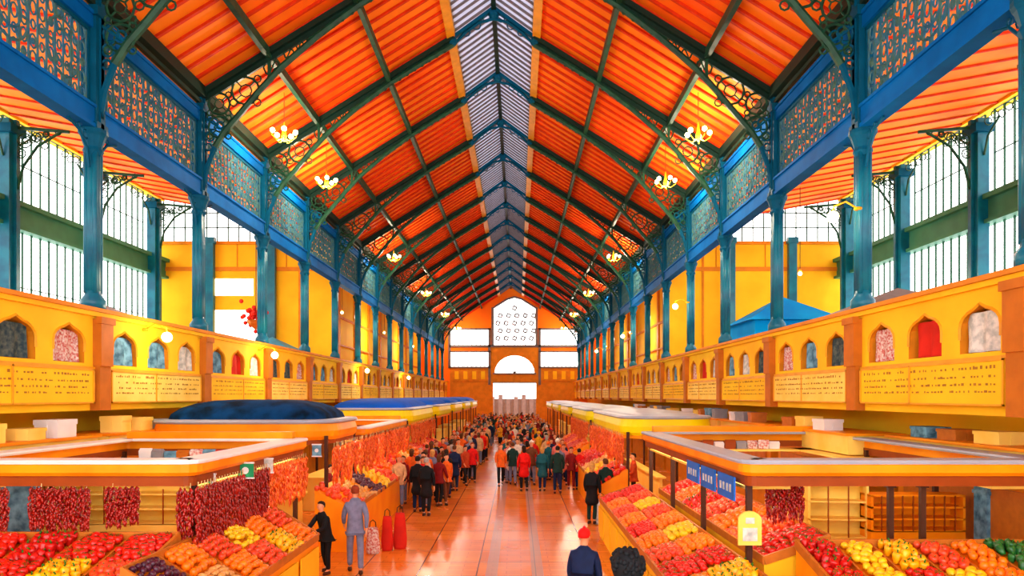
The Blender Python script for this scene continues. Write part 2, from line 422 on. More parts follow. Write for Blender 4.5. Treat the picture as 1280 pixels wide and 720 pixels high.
# ------------------------------------------------------------------ gallery parapet with arched niches
def arch_outline(cy, w, zb, zt, n=5):
    pts = [(cy - w / 2, zb), (cy - w / 2, zb + (zt - zb) * .3), (cy - w / 2, zb + (zt - zb) * .55)]
    zc = zb + (zt - zb) * .55; h = (zt - zb) * .38
    for k in range(1, n * 2):
        a = PI - PI * k / (n * 2); pts.append((cy + w / 2 * math.cos(a), zc + h * math.sin(a) + (.06 if k == n else 0)))
    pts += [(cy + w / 2, zc), (cy + w / 2, zb + (zt - zb) * .3), (cy + w / 2, zb)]
    return pts
def niche_bay(mb, s, yc):
    xf = s * (HW - .12); xb = s * (HW + .5)
    wc = (BAY - .5) / 3
    for j in (-1, 0, 1):
        cy = yc + j * wc; w = .98 if j else 1.02; ol = arch_outline(cy, w, 4.27, 5.02)
        y0, y1, z0, z1 = cy - wc / 2, cy + wc / 2, 4.2, 5.25
        n = len(ol); cz = 4.7; outer = []
        for (y, z) in ol:
            dy, dz = y - cy, z - cz; t = min([(wc / 2) / abs(dy) if abs(dy) > 1e-6 else 1e9, ((z1 - cz) / dz if dz > 1e-6 else ((z0 - cz) / dz if dz < -1e-6 else 1e9))])
            outer.append([cy + dy * t, cz + dz * t])
        # snap the nearest outer points to the corners
        for (yy, zz) in ((y0, z0), (y1, z0), (y0, z1), (y1, z1)):
            k = min(range(n), key=lambda i: (outer[i][0] - yy) ** 2 + (outer[i][1] - zz) ** 2); outer[k] = [yy, zz]
        vs = [(xf, y, z) for y, z in ol] + [(xf, y, z) for y, z in outer] + [(xb, y, z) for y, z in ol]
        fs = [(i, (i + 1) % n, n + (i + 1) % n, n + i) for i in range(n)]
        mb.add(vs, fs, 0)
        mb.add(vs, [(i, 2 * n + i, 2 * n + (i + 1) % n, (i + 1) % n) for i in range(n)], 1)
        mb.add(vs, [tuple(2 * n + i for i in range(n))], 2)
        # moulding round the arch
        mb.tube([(xf, y, z) for y, z in ol[1:-1]], .028, 4, 3)
    h = BAY / 2
    for q in (-1, 1): mb.box(xf, xb, yc + q * (h - .25), yc + q * h, 4.2, 5.25, 0)
for s, sd in ((-1, 'left'), (1, 'right')):
    mb = MB()
    for i in range(18):
        yc = Y0 + (i - 3.5) * BAY + BAY
        if yc > YEND: break
        niche_bay(mb, s, yc)
    yA, yB = Y0 - 3 * BAY, Y0 + 15 * BAY
    mb.box(s * (HW - .2), s * (HW + .35), yA, yB, 5.25, 5.34, 0); mb.box(s * (HW - .26), s * (HW + .35), yA, yB, 5.34, 5.42, 4)
    mb.box(s * (HW - .16), s * (HW + .5), yA, yB, 4.14, 4.2, 3)
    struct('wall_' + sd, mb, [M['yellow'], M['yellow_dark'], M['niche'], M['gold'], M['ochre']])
    # pilaster stubs below the columns, down to the ground
    mb = MB(); mb.box(-.2, -.015, -.22, .22, 4.22, 5.2); mb.box(-.23, -.11, -.26, .26, 5.1, 5.24); mb.box(-.16, .055, -.2, .2, 3.3, 4.22)
    base = mb.mesh('wall_pilaster', M['pier_brown'])
    for i in range(17):
        y = Y0 + (i - 1) * BAY
        if y > YEND - 2: break
        o = bpy.data.objects.new('wall_pilaster', base); COL.objects.link(o); o.location = (s * (HW - .1), y, 0); o.rotation_euler.z = 0 if s > 0 else PI
        tag(o, 'ochre brown wall pilaster under a %s row column, %s from near end' % (sd, onm(i)), 'pilaster', 'pilasters below the columns')
    # gallery slab, its floor and the wall of shops below it
    mb = MB(); mb.box(s * (HW + .5), s * 17.6, yA, YEND, 4.85, 5.15, 0); mb.box(s * (HW - .05), s * (HW + .5), yA, YEND, 3.3, 4.2, 1); mb.box(s * (HW + .3), s * 17.6, yA, YEND, 3.3, 3.5, 1)
    struct('gallery_floor', mb, [M['yellow_dark'], M['yellow']])
    mb = MB(); mb.box(s * 9.6, s * 9.8, yA, YEND, 0, 3.3); struct('wall_' + sd + '_ground', mb, M['yellow'])

# sign boards below the niches
rnd = random.Random(3)
def board(s, yc, lb, pale, w=BAY - .62):
    t = empty('sign_board', (s * (HW - .12), yc, 3.45), lb, 'sign board', 'sign boards under the gallery')
    mb = MB(); mb.box(0, -s * .08, -w / 2, w / 2, 0, .7); mb.build('panel', M['yellow_pale' if pale else 'yellow'], t)
    mb = MB()
    for z0, z1 in ((0, .03), (.67, .7)): mb.box(-s * .08, -s * .1, -w / 2, w / 2, z0, z1)
    for y in (-w / 2, w / 2 - .04, -.02 + rnd.uniform(-.4, .4)): mb.box(-s * .08, -s * .1, y, y + .04, 0, .7)
    mb.build('frame', M['gold'], t)
    mb = MB()
    for z, h in ((.56, .05), (.43, .04), (.31, .04), (.2, .035)):   # rows of small worn marks, too blurred to read
        y = -w / 2 + .2
        while y < w / 2 - .2:
            if rnd.random() < .82: mb.box(-s * .08, -s * .086, y, y + rnd.uniform(.02, .07), z, z + h * rnd.uniform(.6, 1.1))
            y += rnd.uniform(.07, .12)
    o = mb.build('lettering', M['ink'], t); o['kind'] = 'stuff'
for s, sd in ((-1, 'left'), (1, 'right')):
    for i in range(15):
        yc = Y0 + (i - .5) * BAY
        board(s, yc, 'yellow board with rows of dark marks under the %s gallery, %s from near end' % (sd, onm(i)), i % 2 == 1)
# cloths and goods in the niches
cl = {}
def towel(w, h, mat_):
    key = (w, h, mat_)
    if key not in cl:
        mb = MB(); n = 8
        vs = []; fs = []
        for j in range(4):
            for i in range(n + 1): vs.append((.05 * math.sin(i * 1.7) * (.4 + j * .25) - .03, -w / 2 + w * i / n, h * (1 - j / 3)))
        for j in range(3):
            for i in range(n): fs.append((j * (n + 1) + i, j * (n + 1) + i + 1, (j + 1) * (n + 1) + i + 1, (j + 1) * (n + 1) + i))
        k = len(vs); vs2 = [(x + .03, y, z) for x, y, z in vs]; mb.add(vs, fs); mb.add(vs2, fs)
        edge = [i for i in range(n + 1)] + [(n + 1) * j + n for j in range(1, 4)] + [3 * (n + 1) + i for i in range(n - 1, -1, -1)] + [(n + 1) * j for j in (2, 1)]
        allv = vs + vs2; mb.add(allv, [(edge[i], edge[(i + 1) % len(edge)], k + edge[(i + 1) % len(edge)], k + edge[i]) for i in range(len(edge))])
        cl[key] = mb.mesh('hanging_cloth', M[mat_], True)
    return cl[key]
CN = {'cloth_red': 'red', 'cloth_blue': 'pale blue', 'cloth_white': 'off white', 'cloth_dark': 'dark blue-green', 'cloth_pattern': 'red and white patterned'}
seqL = ['cloth_dark', 'cloth_dark', 'cloth_pattern', 'cloth_blue', 'cloth_blue', 'cloth_white', 'cloth_blue', 'cloth_red', 'cloth_white']
seqR = ['cloth_white', 'cloth_red', 'cloth_pattern', 'cloth_dark', 'cloth_blue', 'cloth_pattern', 'cloth_dark', 'cloth_white', 'cloth_blue']
wc = (BAY - .5) / 3; q = 0
for s, sd, seq in ((-1, 'left', seqL), (1, 'right', seqR)):
    q = 0
    for i in range(15):
        for j in (-1, 0, 1):
            y = Y0 + (i - .5) * BAY + j * wc
            kd = seq[q % len(seq)]; o = bpy.data.objects.new('hanging_cloth', towel(.88, .62, kd)); COL.objects.link(o)
            o.location = (s * (HW + .0), y + rnd.uniform(-.04, .04), 4.285)
            tag(o, '%s cloth in the %s arched niche of the %s %s gallery bay' % (CN[kd], ('nearest', 'middle', 'farthest')[j + 1], onm(i), sd), 'cloth', 'cloths in the gallery niches'); q += 1
o = None
# ------------------------------------------------------------------ side aisles: outer walls, windows, ceilings
XO = 17.3; YF = 36.6
wn = [0]
def window(s, y0, y1, z0, z1, nb, nh):
    wn[0] += 1; t = empty('window_%d' % wn[0], (s * XO, (y0 + y1) / 2, z0), kind='structure')
    L = y1 - y0; H = z1 - z0
    mb = MB()
    for k in range(nb + 1): y = -L / 2 + L * k / nb; mb.box(-.035, .035, y - .014, y + .014, 0, H)
    for k in range(nh + 1): z = H * k / nh; mb.box(-.03, .03, -L / 2, L / 2, z - .014, z + .014)
    mb.build('window_frame', M['truss_green'], t)
    mb = MB(); mb.box(.0, .012, -L / 2, L / 2, 0, H); mb.build('pane', M['pane'], t)
for s, sd in ((-1, 'left'), (1, 'right')):
    for k in range(-3, 5):
        a = Y0 + (k - .0) * BAY - BAY; b = a + BAY
        if b > YF + 1: break
        window(s, a + .25, b - .25, 10.5, 13.5, 9, 2); window(s, a + .25, b - .25, 5.5, 9.6, 9, 2)
    yA = Y0 - 4 * BAY
    window(s, Y0 + 4 * BAY + .2, YF, 10.5, 13.5, 3, 4)
    window(s, Y0 + 4 * BAY + .2, YF, 5.5, 9.6, 3, 3)
    mb = MB(); mb.box(s * (XO - .25), s * (XO + .25), yA, YF, 9.6, 10.5); mb.box(s * (XO - .45), s * (XO - .1), yA, YF, 10.38, 10.55); mb.box(s * (XO - .4), s * (XO - .1), yA, YF, 9.55, 9.68)
    tag(mb.build('transom_beam', M['beam_green']), 'green transom beam across the tall windows of the %s outer wall' % sd, 'beam')
    mb = MB(); mb.box(s * (XO - .15), s * (XO + .25), yA, YF, 0, 5.5); mb.box(s * (XO - .2), s * (XO + .25), yA, YF, 13.5, 14.1)
    struct('wall_%s_outer' % sd, mb, M['yellow'])
    # ceiling of the side aisle, boards with dark battens
    mb = MB(); xa, za, xb_, zb = HW + .2, 12.0, XO + .1, 13.65
    mb.prism([(s * xa, za), (s * xb_, zb), (s * xb_, zb + .15), (s * xa, za + .15)], 'y', yA, YF + .1, 0)
    y = yA + .3
    while y < YF: mb.bar((s * xa, y, za - .03), (s * xb_, y, zb - .03), .07, .06, 1); y += BAY / 5
    mb.prism([(s * xa, za), (s * 12.2, za + .6), (s * 12.2, za + .75), (s * xa, za + .15)], 'y', YF + .1, YEND, 0)
    struct('ceiling', mb, [M['side_orange'], M['roof_rib']])
    # outer columns with curly brackets
    t = empty('outer_column', (0, 0, 0)); mb = MB(); mb.box(-.2, .2, -.28, .28, 5.15, 13.2); mb.box(-.32, -.2, -.08, .08, 5.15, 13.2); mb.box(-.3, .3, -.36, .36, 5.15, 5.6); mb.build('shaft', M['teal'], t)
    mb = MB(); mb.box(-.34, .3, -.4, .4, 12.7, 13.0); mb.build('capital', M['blue_dark'], t)
    mb = MB()
    mb.tube([(-.3, 0, 10.8), (-.5, 0, 11.6), (-1.0, 0, 12.3), (-1.9, 0, 12.85)], .05, 5); mb.bar((-.25, 0, 12.95), (-2.1, 0, 12.8), .08, .1)
    for x, z, r in ((-.55, 12.5, .25), (-.95, 12.62, .16), (-.42, 12.05, .16), (-1.3, 12.74, .1)):
        ring(mb, (x, 0, z), r, .026, 10); ring(mb, (x, 0, z), r * .5, .02, 8)
    for qd in (-1, 1):
        mb.tube([(0, qd * .3, 11.9), (0, qd * .5, 12.5), (0, qd * 1.1, 12.95)], .04, 5)
    for k in range(12): ring(mb, (0, -1.9 + k * .345, 12.98 + .1 * (k % 2)), .13, .024, 8)
    for k in range(7): ring(mb, (-.4 - .22 * k, 0, 12.28 + .5 * (k / 6) ** .5 * .9 + .06), .1 + .03 * (k % 2), .022, 8)
    mb.build('scroll_bracket', M['truss_green'], t); KIDS[t.name] = kids(t)
    if s < 0: t.rotation_euler.z = PI
    for k, y in enumerate((Y0 - BAY, Y0, Y0 + BAY, Y0 + 2 * BAY, Y0 + 3 * BAY, Y0 + 4 * BAY)):
        lb = 'teal iron column against the %s outer window wall, %s from near end' % (sd, onm(k))
        if k == 0: tag(t, lb, 'column', 'outer wall columns'); t.location = (s * (XO - .4), y, 0)
        else: copy_tree(t, loc=(s * (XO - .4), y, 0), label=lb)
    # yellow cross wall that closes the side aisle, with window band above
    mb = MB(); xa, xb_ = HW + .35, XO + .2
    if s < 0:                                        # bright openings in the left one
        mb.box(s * 15.3, s * xb_, YF, YF + .3, 5.1, 11.4); mb.box(s * xa, s * 12.2, YF, YF + .3, 5.1, 11.4); mb.box(s * 12.2, s * 15.3, YF, YF + .3, 9.6, 11.4)
        mb.box(s * 12.2, s * 15.3, YF, YF + .3, 8.0, 8.7); mb.box(s * 12.2, s * 12.6, YF, YF + .3, 8.7, 9.6); mb.box(s * 12.2, s * 15.3, YF, YF + .3, 5.1, 5.6)
    else:
        mb.box(s * xa, s * xb_, YF, YF + .3, 5.1, 11.4)
    mb.box(s * xa, s * xb_, YF - .06, YF + .3, 9.95, 10.15, 1); mb.box(s * xa, s * xb_, YF - .1, YF + .3, 11.3, 11.45, 1)
    mb.box(s * 10.2, s * 10.3, YF - .04, YF, 5.2, 11.3, 2)
    for x0 in (10.9, 13.4): mb.box(s * x0, s * (x0 + .04), YF - .03, YF, 10.15, 11.3, 2)
    struct('wall_cross_' + sd, mb, [M['yellow'], M['ochre'], M['yellow_dark']])
    wn[0] += 1; t = empty('window_%d' % wn[0], (0, YF + .1, 11.4), kind='structure'); mb = MB()
    k = xa
    while k < xb_: mb.box(s * k - .025, s * k + .025, -.03, .03, 0, 2.2); k += .55
    for z in (.75, 1.5): mb.box(s * xa, s * xb_, -.03, .03, z, z + .05)
    mb.build('window_frame', M['truss_green'], t); mb = MB(); mb.box(s * xa, s * xb_, 0, .012, 0, 2.2); mb.build('pane', M['pane'], t)
    # columns on the cross wall
    for k, x in enumerate((14.7, 11.6)):
        mb = MB(); mb.box(-.2, .2, -.16, .1, 5.15, 11.6); mb.box(-.26, .26, -.2, .1, 5.15, 5.5); mb.box(-.26, .26, -.2, .1, 11.3, 11.6)
        tag(mb.build('wall_post', M['teal'], loc=(s * x, YF - .2, 0)), 'teal iron post against the yellow cross wall of the %s aisle, %s one' % (sd, ('outer', 'inner')[k]), 'post')
    # long yellow wall beyond
    mb = MB(); mb.box(s * 11.6, s * 11.8, YF + .3, YEND, 5.1, 12.8)
    for k in range(10):
        y = YF + 3 + k * 5; mb.box(s * 11.48, s * 11.6, y, y + .5, 5.1, 12.6, 1)
    mb.box(s * 11.45, s * 11.6, YF + .3, YEND, 9.0, 9.15, 1); mb.box(s * 11.45, s * 11.6, YF + .3, YEND, 7.1, 7.2, 1)
    struct('wall_%s_far' % sd, mb, [M['yellow'], M['ochre']])

# ------------------------------------------------------------------ end wall
XC = .45
mb = MB(); T = .4; y0 = YEND
def rect(mb, xa, xb, za, zb, mi=0, t=T): mb.box(XC + xa, XC + xb, y0, y0 + t, za, zb, mi)
rect(mb, -12.5, -8.1, 0, 13); rect(mb, 8.1, 12.5, 0, 13)
rect(mb, -8.1, -3.2, 0, 7.2, 1); rect(mb, 3.2, 8.1, 0, 7.2, 1)
rect(mb, -8.1, -3.2, 9.4 - .3, 9.7); rect(mb, 3.2, 8.1, 9.1, 9.7)
mb.prism([(XC - 8.6, 12.0), (XC - 3.2, 12.0), (XC - 3.2, 16.6), (XC - 8.6, 12.6)], 'y', y0, y0 + T)
mb.prism([(XC + 8.6, 12.0), (XC + 8.6, 12.6), (XC + 3.2, 16.6), (XC + 3.2, 12.0)], 'y', y0, y0 + T)
rect(mb, -3.2, -2.7, 0, 9.9, 1); rect(mb, 2.7, 3.2, 0, 9.9, 1); rect(mb, -3.2, -2.7, 9.9, 14.6); rect(mb, 2.7, 3.2, 9.9, 14.6)
mb.prism([(XC - 3.2, 14.6), (XC - 2.7, 14.6), (XC - .9, 15.75), (XC - .9, 18), (XC - 3.2, 17.4)], 'y', y0, y0 + T)
mb.prism([(XC + 3.2, 14.6), (XC + 3.2, 17.4), (XC + .9, 18), (XC + .9, 15.75), (XC + 2.7, 14.6)], 'y', y0, y0 + T)
rect(mb, -.9, .9, 15.95, 18)
# brown zone with the lunette
n = 12; ar = [(XC + 2.5 * math.cos(PI - PI * k / n), 6.5 + 2.2 * math.sin(PI - PI * k / n)) for k in range(n + 1)]
for a, b in zip(ar, ar[1:]): mb.prism([a, b, (b[0], 9.9), (a[0], 9.9)], 'y', y0, y0 + T, 1)
rect(mb, -2.7, -2.5, 6.5, 9.9, 1); rect(mb, 2.5, 2.7, 6.5, 9.9, 1); rect(mb, -2.7, 2.7, 5.3, 6.5, 1)
for sx in (-1, 1):
    mb.box(XC + sx * 3.3, XC + sx * 7.9, y0 - .1, y0, 5.5, 6.9, 1)
    for k in range(4): mb.box(XC + sx * (3.7 + k * 1.1), XC + sx * (4.2 + k * 1.1), y0 - .14, y0 - .1, 5.7, 6.7, 2)
struct('wall_end', mb, [M['orange_wall'], M['ochre'], M['yellow']])
mb = MB()
for xa, xb, za, zb in ((-8.2, -3, 11.9, 12.1), (3, 8.2, 11.9, 12.1), (-8.2, 8.2, 9.7, 10.0), (-8.2, -3, 9.1, 9.25), (3, 8.2, 9.1, 9.25), (-8.2, -3, 7.1, 7.3), (3, 8.2, 7.1, 7.3),
                       (-8.3, -8.0, 7.1, 12.1), (8.0, 8.3, 7.1, 12.1), (-3.3, -3.0, 5, 12.1), (3.0, 3.3, 5, 12.1), (-2.9, -2.6, 9.9, 14.7), (2.6, 2.9, 9.9, 14.7), (-2.7, 2.7, 6.3, 6.5), (-2.7, 2.7, 5.2, 5.35)):
    mb.box(XC + xa, XC + xb, y0 - .12, y0 + .1, za, zb)
for a, b in (((-2.75, 14.6), (-.9, 15.75)), ((2.75, 14.6), (.9, 15.75)), ((-.95, 15.75), (0, 16.0)), ((.95, 15.75), (0, 16.0))):
    mb.bar((XC + a[0], y0 - .02, a[1]), (XC + b[0], y0 - .02, b[1]), .22, .22)
struct('trim_5', mb, M['stone_grey'])
for nm, (xa, xb, za, zb), nb in (('a', (-8.1, -3.2, 9.95, 12), 9), ('b', (3.2, 8.1, 9.95, 12), 9), ('c', (-8.1, -3.2, 7.2, 9.15), 9), ('d', (3.2, 8.1, 7.2, 9.15), 9), ('e', (-2.7, 2.7, 9.95, 16), 0), ('f', (-2.5, 2.5, 6.4, 8.75), 0)):
    wn[0] += 1; t = empty('window_%d' % wn[0], (XC, y0 + .15, za), kind='structure'); mb = MB()
    for k in range(nb): x = xa + (xb - xa) * k / nb; mb.box(x - .03, x + .03, -.02, .02, 0, zb - za)
    if nm == 'e':
        r5 = random.Random(5)
        for a in range(5):
            for b in range(5):
                cx = -2.1 + a * 1.05 + (b % 2) * .3; cz = .9 + b * .95
                if abs(cx) > 2.4 or cz > 4.9 - abs(cx) * .6 + .4: continue
                ring(mb, (cx, 0, cz), .24, .085, 8)
                for e in range(4): mb.bar((cx + .22 * math.cos(e * PI / 2 + .4), 0, cz + .22 * math.sin(e * PI / 2 + .4)), (cx + .42 * math.cos(e * PI / 2 + .4), 0, cz + .42 * math.sin(e * PI / 2 + .4)),   .1, .1)
        for k in (-1.35, 0, 1.35): mb.box(k - .035, k + .035, -.02, .02, 0, 5.6)
    if nm == 'f':
        for k in range(1, 6): a = PI * k / 6; mb.bar((0, 0, .1), (2.4 * math.cos(a), 0, .1 + 2.1 * math.sin(a)), .09, .09)
    mb.bar((xa, 0, .02), (xb, 0, .02), .05, .05); mb.build('window_frame', M['stone_grey'], t)
    mb = MB(); mb.box(xa, xb, .02, .04, 0, zb - za); mb.build('pane', M['pane'], t)

mb = MB(); mb.box(-14, 14, YEND + 12, YEND + 12.3, 0, 3.2); [mb.box(-14 + k * 1.1, -13.4 + k * 1.1, YEND + 11.8, YEND + 12, .6, 3.2 + .3 * (k % 3)) for k in range(25)]; struct('wall_street', mb, M['stone_grey'])
mb = MB()
for k in range(8): mb.box(-.6, 3.2, 5.5 - k * .32, 5.9 - k * .32 if k == 0 else 5.5 - (k - 1) * .32, 0, .7 + k * .17)
mb.box(-.6, 3.2, 4.9, 5.9, 0, .7); struct('staircase', mb, M['stone_grey'])
# ------------------------------------------------------------------ lamps
def chandelier():
    t = empty('hanging_lamp'); mb = MB(); mb.tube([(0, 0, .5), (0, 0, 2.2)], .012, 5); mb.build('cable', M['dark_brown'], t)
    mb = MB(); mb.lathe([(.03, -.1), (.09, .05), (.05, .25), (.02, .5)], n=10)
    for k in range(5):
        a = 2 * PI * k / 5; ca, sa = math.cos(a), math.sin(a)
        mb.tube([(0, 0, 0), (.2 * ca, .2 * sa, -.1), (.38 * ca, .38 * sa, .02), (.42 * ca, .42 * sa, .12)], .018, 5)
    mb.build('bracket', M['gold'], t)
    for k in range(5):
        a = 2 * PI * k / 5; mb = MB(); mb.ball((.36 * math.cos(a), .36 * math.sin(a), .17), .08, 10, 8); mb.build('globe', M['lamp_glow'], t, True)
    return t
def pt(loc, e, c=(1, .84, .62), r=.3):
    l = bpy.data.lights.new('lamp_light', 'POINT'); l.energy = e; l.color = c; l.shadow_soft_size = r
    o = bpy.data.objects.new('lamp_light', l); COL.objects.link(o); o.location = loc
ch = chandelier(); KIDS[ch.name] = kids(ch); n = 0
LAMP_E = 400
for k in range(1, 16, 1):
    for s, sd in ((-1, 'left'), (1, 'right')):
        if k not in (2, 3, 6, 9, 12, 15): continue  # pairs beyond the first two are added to brighten the far end
        y = Y0 + (k - 0) * BAY - 2.5 + BAY * .0; z = 11.7
        o = ch if n == 0 else copy_tree(ch); o.location = (s * 6.5, y, z); n += 1
        tag(o, 'brass lamp of glowing globes under the %s roof slope, %s from near end' % (sd, onm(k - 1)), 'lamp', 'globe lamps of the nave')
        pt((s * 6.5, y, z - .15), LAMP_E)
def wall_lamp():
    t = empty('column_lamp'); mb = MB(); mb.tube([(0, 0, 0), (.25, 0, .15), (.5, 0, .05), (.52, 0, -.05)], .02, 5); mb.lathe([(.07, -.03), (.09, 0), (.07, .03)], n=8); mb.build('bracket', M['gold'], t)
    mb = MB(); mb.ball((.52, 0, -.17), .12 , 10, 8); mb.build('globe', M['lamp_glow'], t, True); return t
wl = wall_lamp(); KIDS[wl.name] = kids(wl); n = 0
for s, sd, zz in ((1, 'right', 7.5), (-1, 'left', 5.15)):
    for k in (0, 3, 6, 9) if s > 0 else (.7, 2.2, 5.2, 8.2):
        y = Y0 + k * BAY - (0 if s > 0 else 1.6)
        o = wl if n == 0 else copy_tree(wl); n += 1; o.location = (s * (HW - .15), y - .1, zz); o.rotation_euler.z = PI if s > 0 else 0
        tag(o, 'small glowing globe lamp on a %s side bracket, %s from near end' % (sd, onm([0, 1, 2, 3][(n - 1) % 4])), 'lamp', 'bracket lamps on the sides')
        pt((s * (HW - 1.0), y - .2, zz - .1), 60)

pl = empty('added_fill_globe'); mb = MB(); mb.tube([(0, 0, .12), (0, 0, 3.6)], .014, 5); mb.build('cable', M['dark_brown'], pl); mb = MB(); mb.ball((0, 0, 0), .08, 10, 8); mb.build('globe', M['lamp_glow'], pl, True); mb = MB(); mb.lathe([(.03, .2), (.07, .12), (.05, .08)], n=8); mb.build('cap', M['gold'], pl); KIDS[pl.name] = kids(pl); n = 0  # added globes, no known fixture here; they brighten the yellow side walls
for s, sd in ((-1, 'left'), (1, 'right')):
    for k, (x, y, e) in enumerate(((12.6, 30, 240), (9.9, 44, 260), (9.9, 58, 260), (9.9, 74, 260))):
        o = pl if n == 0 else copy_tree(pl); n += 1; o.location = (s * x, y, 8.7)
        tag(o, 'added fill globe lighting the %s side aisle behind the columns, %s from near end' % (sd, onm(k)), 'lamp', 'added fill globes of the side aisles'); pt((s * x, y, 8.4), e, (1, .9, .7))
# ------------------------------------------------------------------ market stalls
def rrect(x0, x1, y0, y1, r, n=6):
    out = []
    for cx, cy, a0 in ((x1 - r, y1 - r, 0), (x0 + r, y1 - r, 90), (x0 + r, y0 + r, 180), (x1 - r, y0 + r, 270)):
        for k in range(n + 1):
            a = math.radians(a0 + 90 * k / n); out.append((cx + r * math.cos(a), cy + r * math.sin(a), math.cos(a), math.sin(a)))
    return out
def stall(side, xin, xout, y0, y1, style, label, zt=2.7, zb=2.36, posts=3, H=.36, roof=None, posts_front=()):
    sd = -1 if side == 'left' else 1
    xa, xb = sorted((sd * xin, sd * xout)); t = empty('market_stall', ((xa + xb) / 2, (y0 + y1) / 2, 0), label, 'market stall', 'canopied stalls')
    ox, oy = t.location.x, t.location.y; xa -= ox; xb -= ox; y0 -= oy; y1 -= oy
    r = .16 if style == 'open' else .9; n = 3 if style == 'open' else 8
    P = rrect(xa, xb, y0, y1, r, n)
    mats = {'open': ('fascia', 'white' if sd < 0 else 'rim_grey', 'brown'), 'yellow': ('sign_yellow', 'rim_grey', 'fascia'), 'navy': ('fascia', 'rim_grey', 'brown')}[style]
    zm = zb + (zt - zb) * .42
    mb = MB()
    if style == 'open': mb.sweep(P, [(0, zm), (.05, zm + .05), (.05, zt - .03), (0, zt - .02), (-.1, zt - .02), (-.1, zm)])
    else: mb.sweep(P, [(-.02, zb), (.04, zb + .08), (.06, (zb + zt) / 2), (0, zt - .03), (-.1, zt - .03), (-.1, zb)])
    mb.build('fascia', M[mats[0]], t)
    mb = MB()
    if style == 'open': mb.sweep(P, [(.07, zt - .03), (.08, zt), (.06, zt + .025), (-.34, zt + .025), (-.36, zt), (-.34, zt - .03)])
    else: mb.sweep(P, [(.04, zt - .04), (.08, zt), (.04, zt + .05), (-.3, zt + .06), (-.3, zt - .04)])
    mb.build('rim', M[mats[1]], t)
    mb = MB(); mb.sweep(P, [(-.04, zb - (.0 if style == 'open' else .1)), (-.04, zm), (-.12, zm), (-.12, zb - (.0 if style == 'open' else .1))]); mb.build('valance', M[mats[2]], t)
    if style != 'open':
        mb = MB(); cx, cy = (xa + xb) / 2, (y0 + y1) / 2; rows = []
        for k in range(6):
            a = k / 5 * PI / 2; sc = 1 - .0 - (1 - math.cos(a)) * .7; rows.append([(cx + (x - nx * .25 - cx) * sc, cy + (y - ny * .25 - cy) * sc, zt + .03 + H * math.sin(a)) for x, y, nx, ny in P])
        N = len(P); vs = [v for row in rows for v in row]; fs = [(i * N + k, i * N + (k + 1) % N, (i + 1) * N + (k + 1) % N, (i + 1) * N + k) for i in range(5) for k in range(N)]
        fs.append(tuple(5 * N + k for k in range(N))); mb.add(vs, fs); mb.build('roof', M[roof or ('dome_blue' if style == 'yellow' else 'navy')], t, True)
    else:
        # lit inner ledge and back boards seen over the rim
        mb = MB(); w = .75
        mb.box(xa + .36, xb - .36, y1 - w, y1 - .12, zt - .42, zt - .38); mb.box(xa + .1, xa + w, y0 + .36, y1 - .12, zt - .42, zt - .38); mb.box(xb - w, xb - .1, y0 + .36, y1 - .12, zt - .42, zt - .38)
        mb.build('inner_shelf', M['yellow_pale'], t)
        mb = MB(); mb.box(xa + .2, xb - .2, y1 - .3, y1 - .1, zt, zt + .16); mb.build('back_board', M['fascia'], t)
    L = y1 - y0
    for k in range(posts):
        y = y0 + .3 + (L - .6) * k / (posts - 1)
        for x in (xa + .14, xb - .14):
            mb = MB(); mb.box(x - .04, x + .04, y - .04, y + .04, 0, zb + .1); mb.box(x - .07, x + .07, y - .07, y + .07, 0, .1); mb.build('post', M['dark_brown'], t)
    xl = (xa if sd > 0 else xb) + sd * .2
    mb = MB(); mb.box(xl - .03, xl + .03, y0 + .5, y1 - .5, zb + .02, zb + .06)
    mb.build('hidden_fill_strip', M['fill_strip_glow'], t)  # added glowing strip, unseen behind the rim, to brighten the stall
    if t.location.y < 32:
        nl = 2 if L < 6 else 3
        for k in range(nl): pt((ox + xl + sd * .15, oy + y0 + L * (k + .5) / nl, zb - .1), 30, (1, .86, .62), .1)  # added point lights along the hidden strip, to light the produce
    # middle counter of the stall with a glass case
    for fx in posts_front:
        mb = MB(); mb.box(fx - ox - .035, fx - ox + .035, y0 + .2, y0 + .27, 0, zb + .1); mb.box(fx - ox - .06, fx - ox + .06, y0 + .18, y0 + .3, zb - .04, zb + .0); mb.build('post', M['dark_brown'], t)
    mb = MB(); mb.box(xa + 1.3, xb - 1.3, y0 + 1.4, y1 - 1.2, 0, 1.0); mb.box(xa + 1.2, xb - 1.2, y0 + 1.3, y1 - 1.1, 1.0, 1.05); mb.build('counter', M['yellow_pale'], t)
    return t
stall('left', 3.6, 8.0 - .6, 9.85, 15.1, 'open', 'open topped stall with orange fascia and white rim, nearest on the left')
stall('right', 3.95, 8.3, 9.85, 17.9, 'open', 'open topped stall with orange fascia and grey rim, nearest on the right', posts=4, posts_front=(6.05, 6.5))
stall('left', 3.6, 8.0, 16.9, 20.4, 'navy', 'stall with dark navy domed roof and grey rim on the left', 2.98, 2.55, H=.5)
stall('left', 3.6, 7.2, 21.2, 28.6, 'open', 'open topped stall with orange fascia behind the navy domed one', 2.66, 2.3)
LS = [(29.5, 38), (39.8, 48), (50, 58), (60, 68), (70, 79)]
for i, (a, b) in enumerate(LS): stall('left', 3.6, 7.2, a, b, 'yellow', 'stall with yellow band and blue domed roof on the left, %s of its row' % onm(i), 3.05, 2.48, H=.42)
RS = [(21.3, 30.5), (32.3, 42), (44, 53), (55, 65), (67, 79)]
for i, (a, b) in enumerate(RS): stall('right', 4.0, 6.7, a, b, 'yellow', 'stall with yellow band and low grey roof on the right, %s of its row' % onm(i), 2.95, 2.42, H=.16, roof='rim_grey')

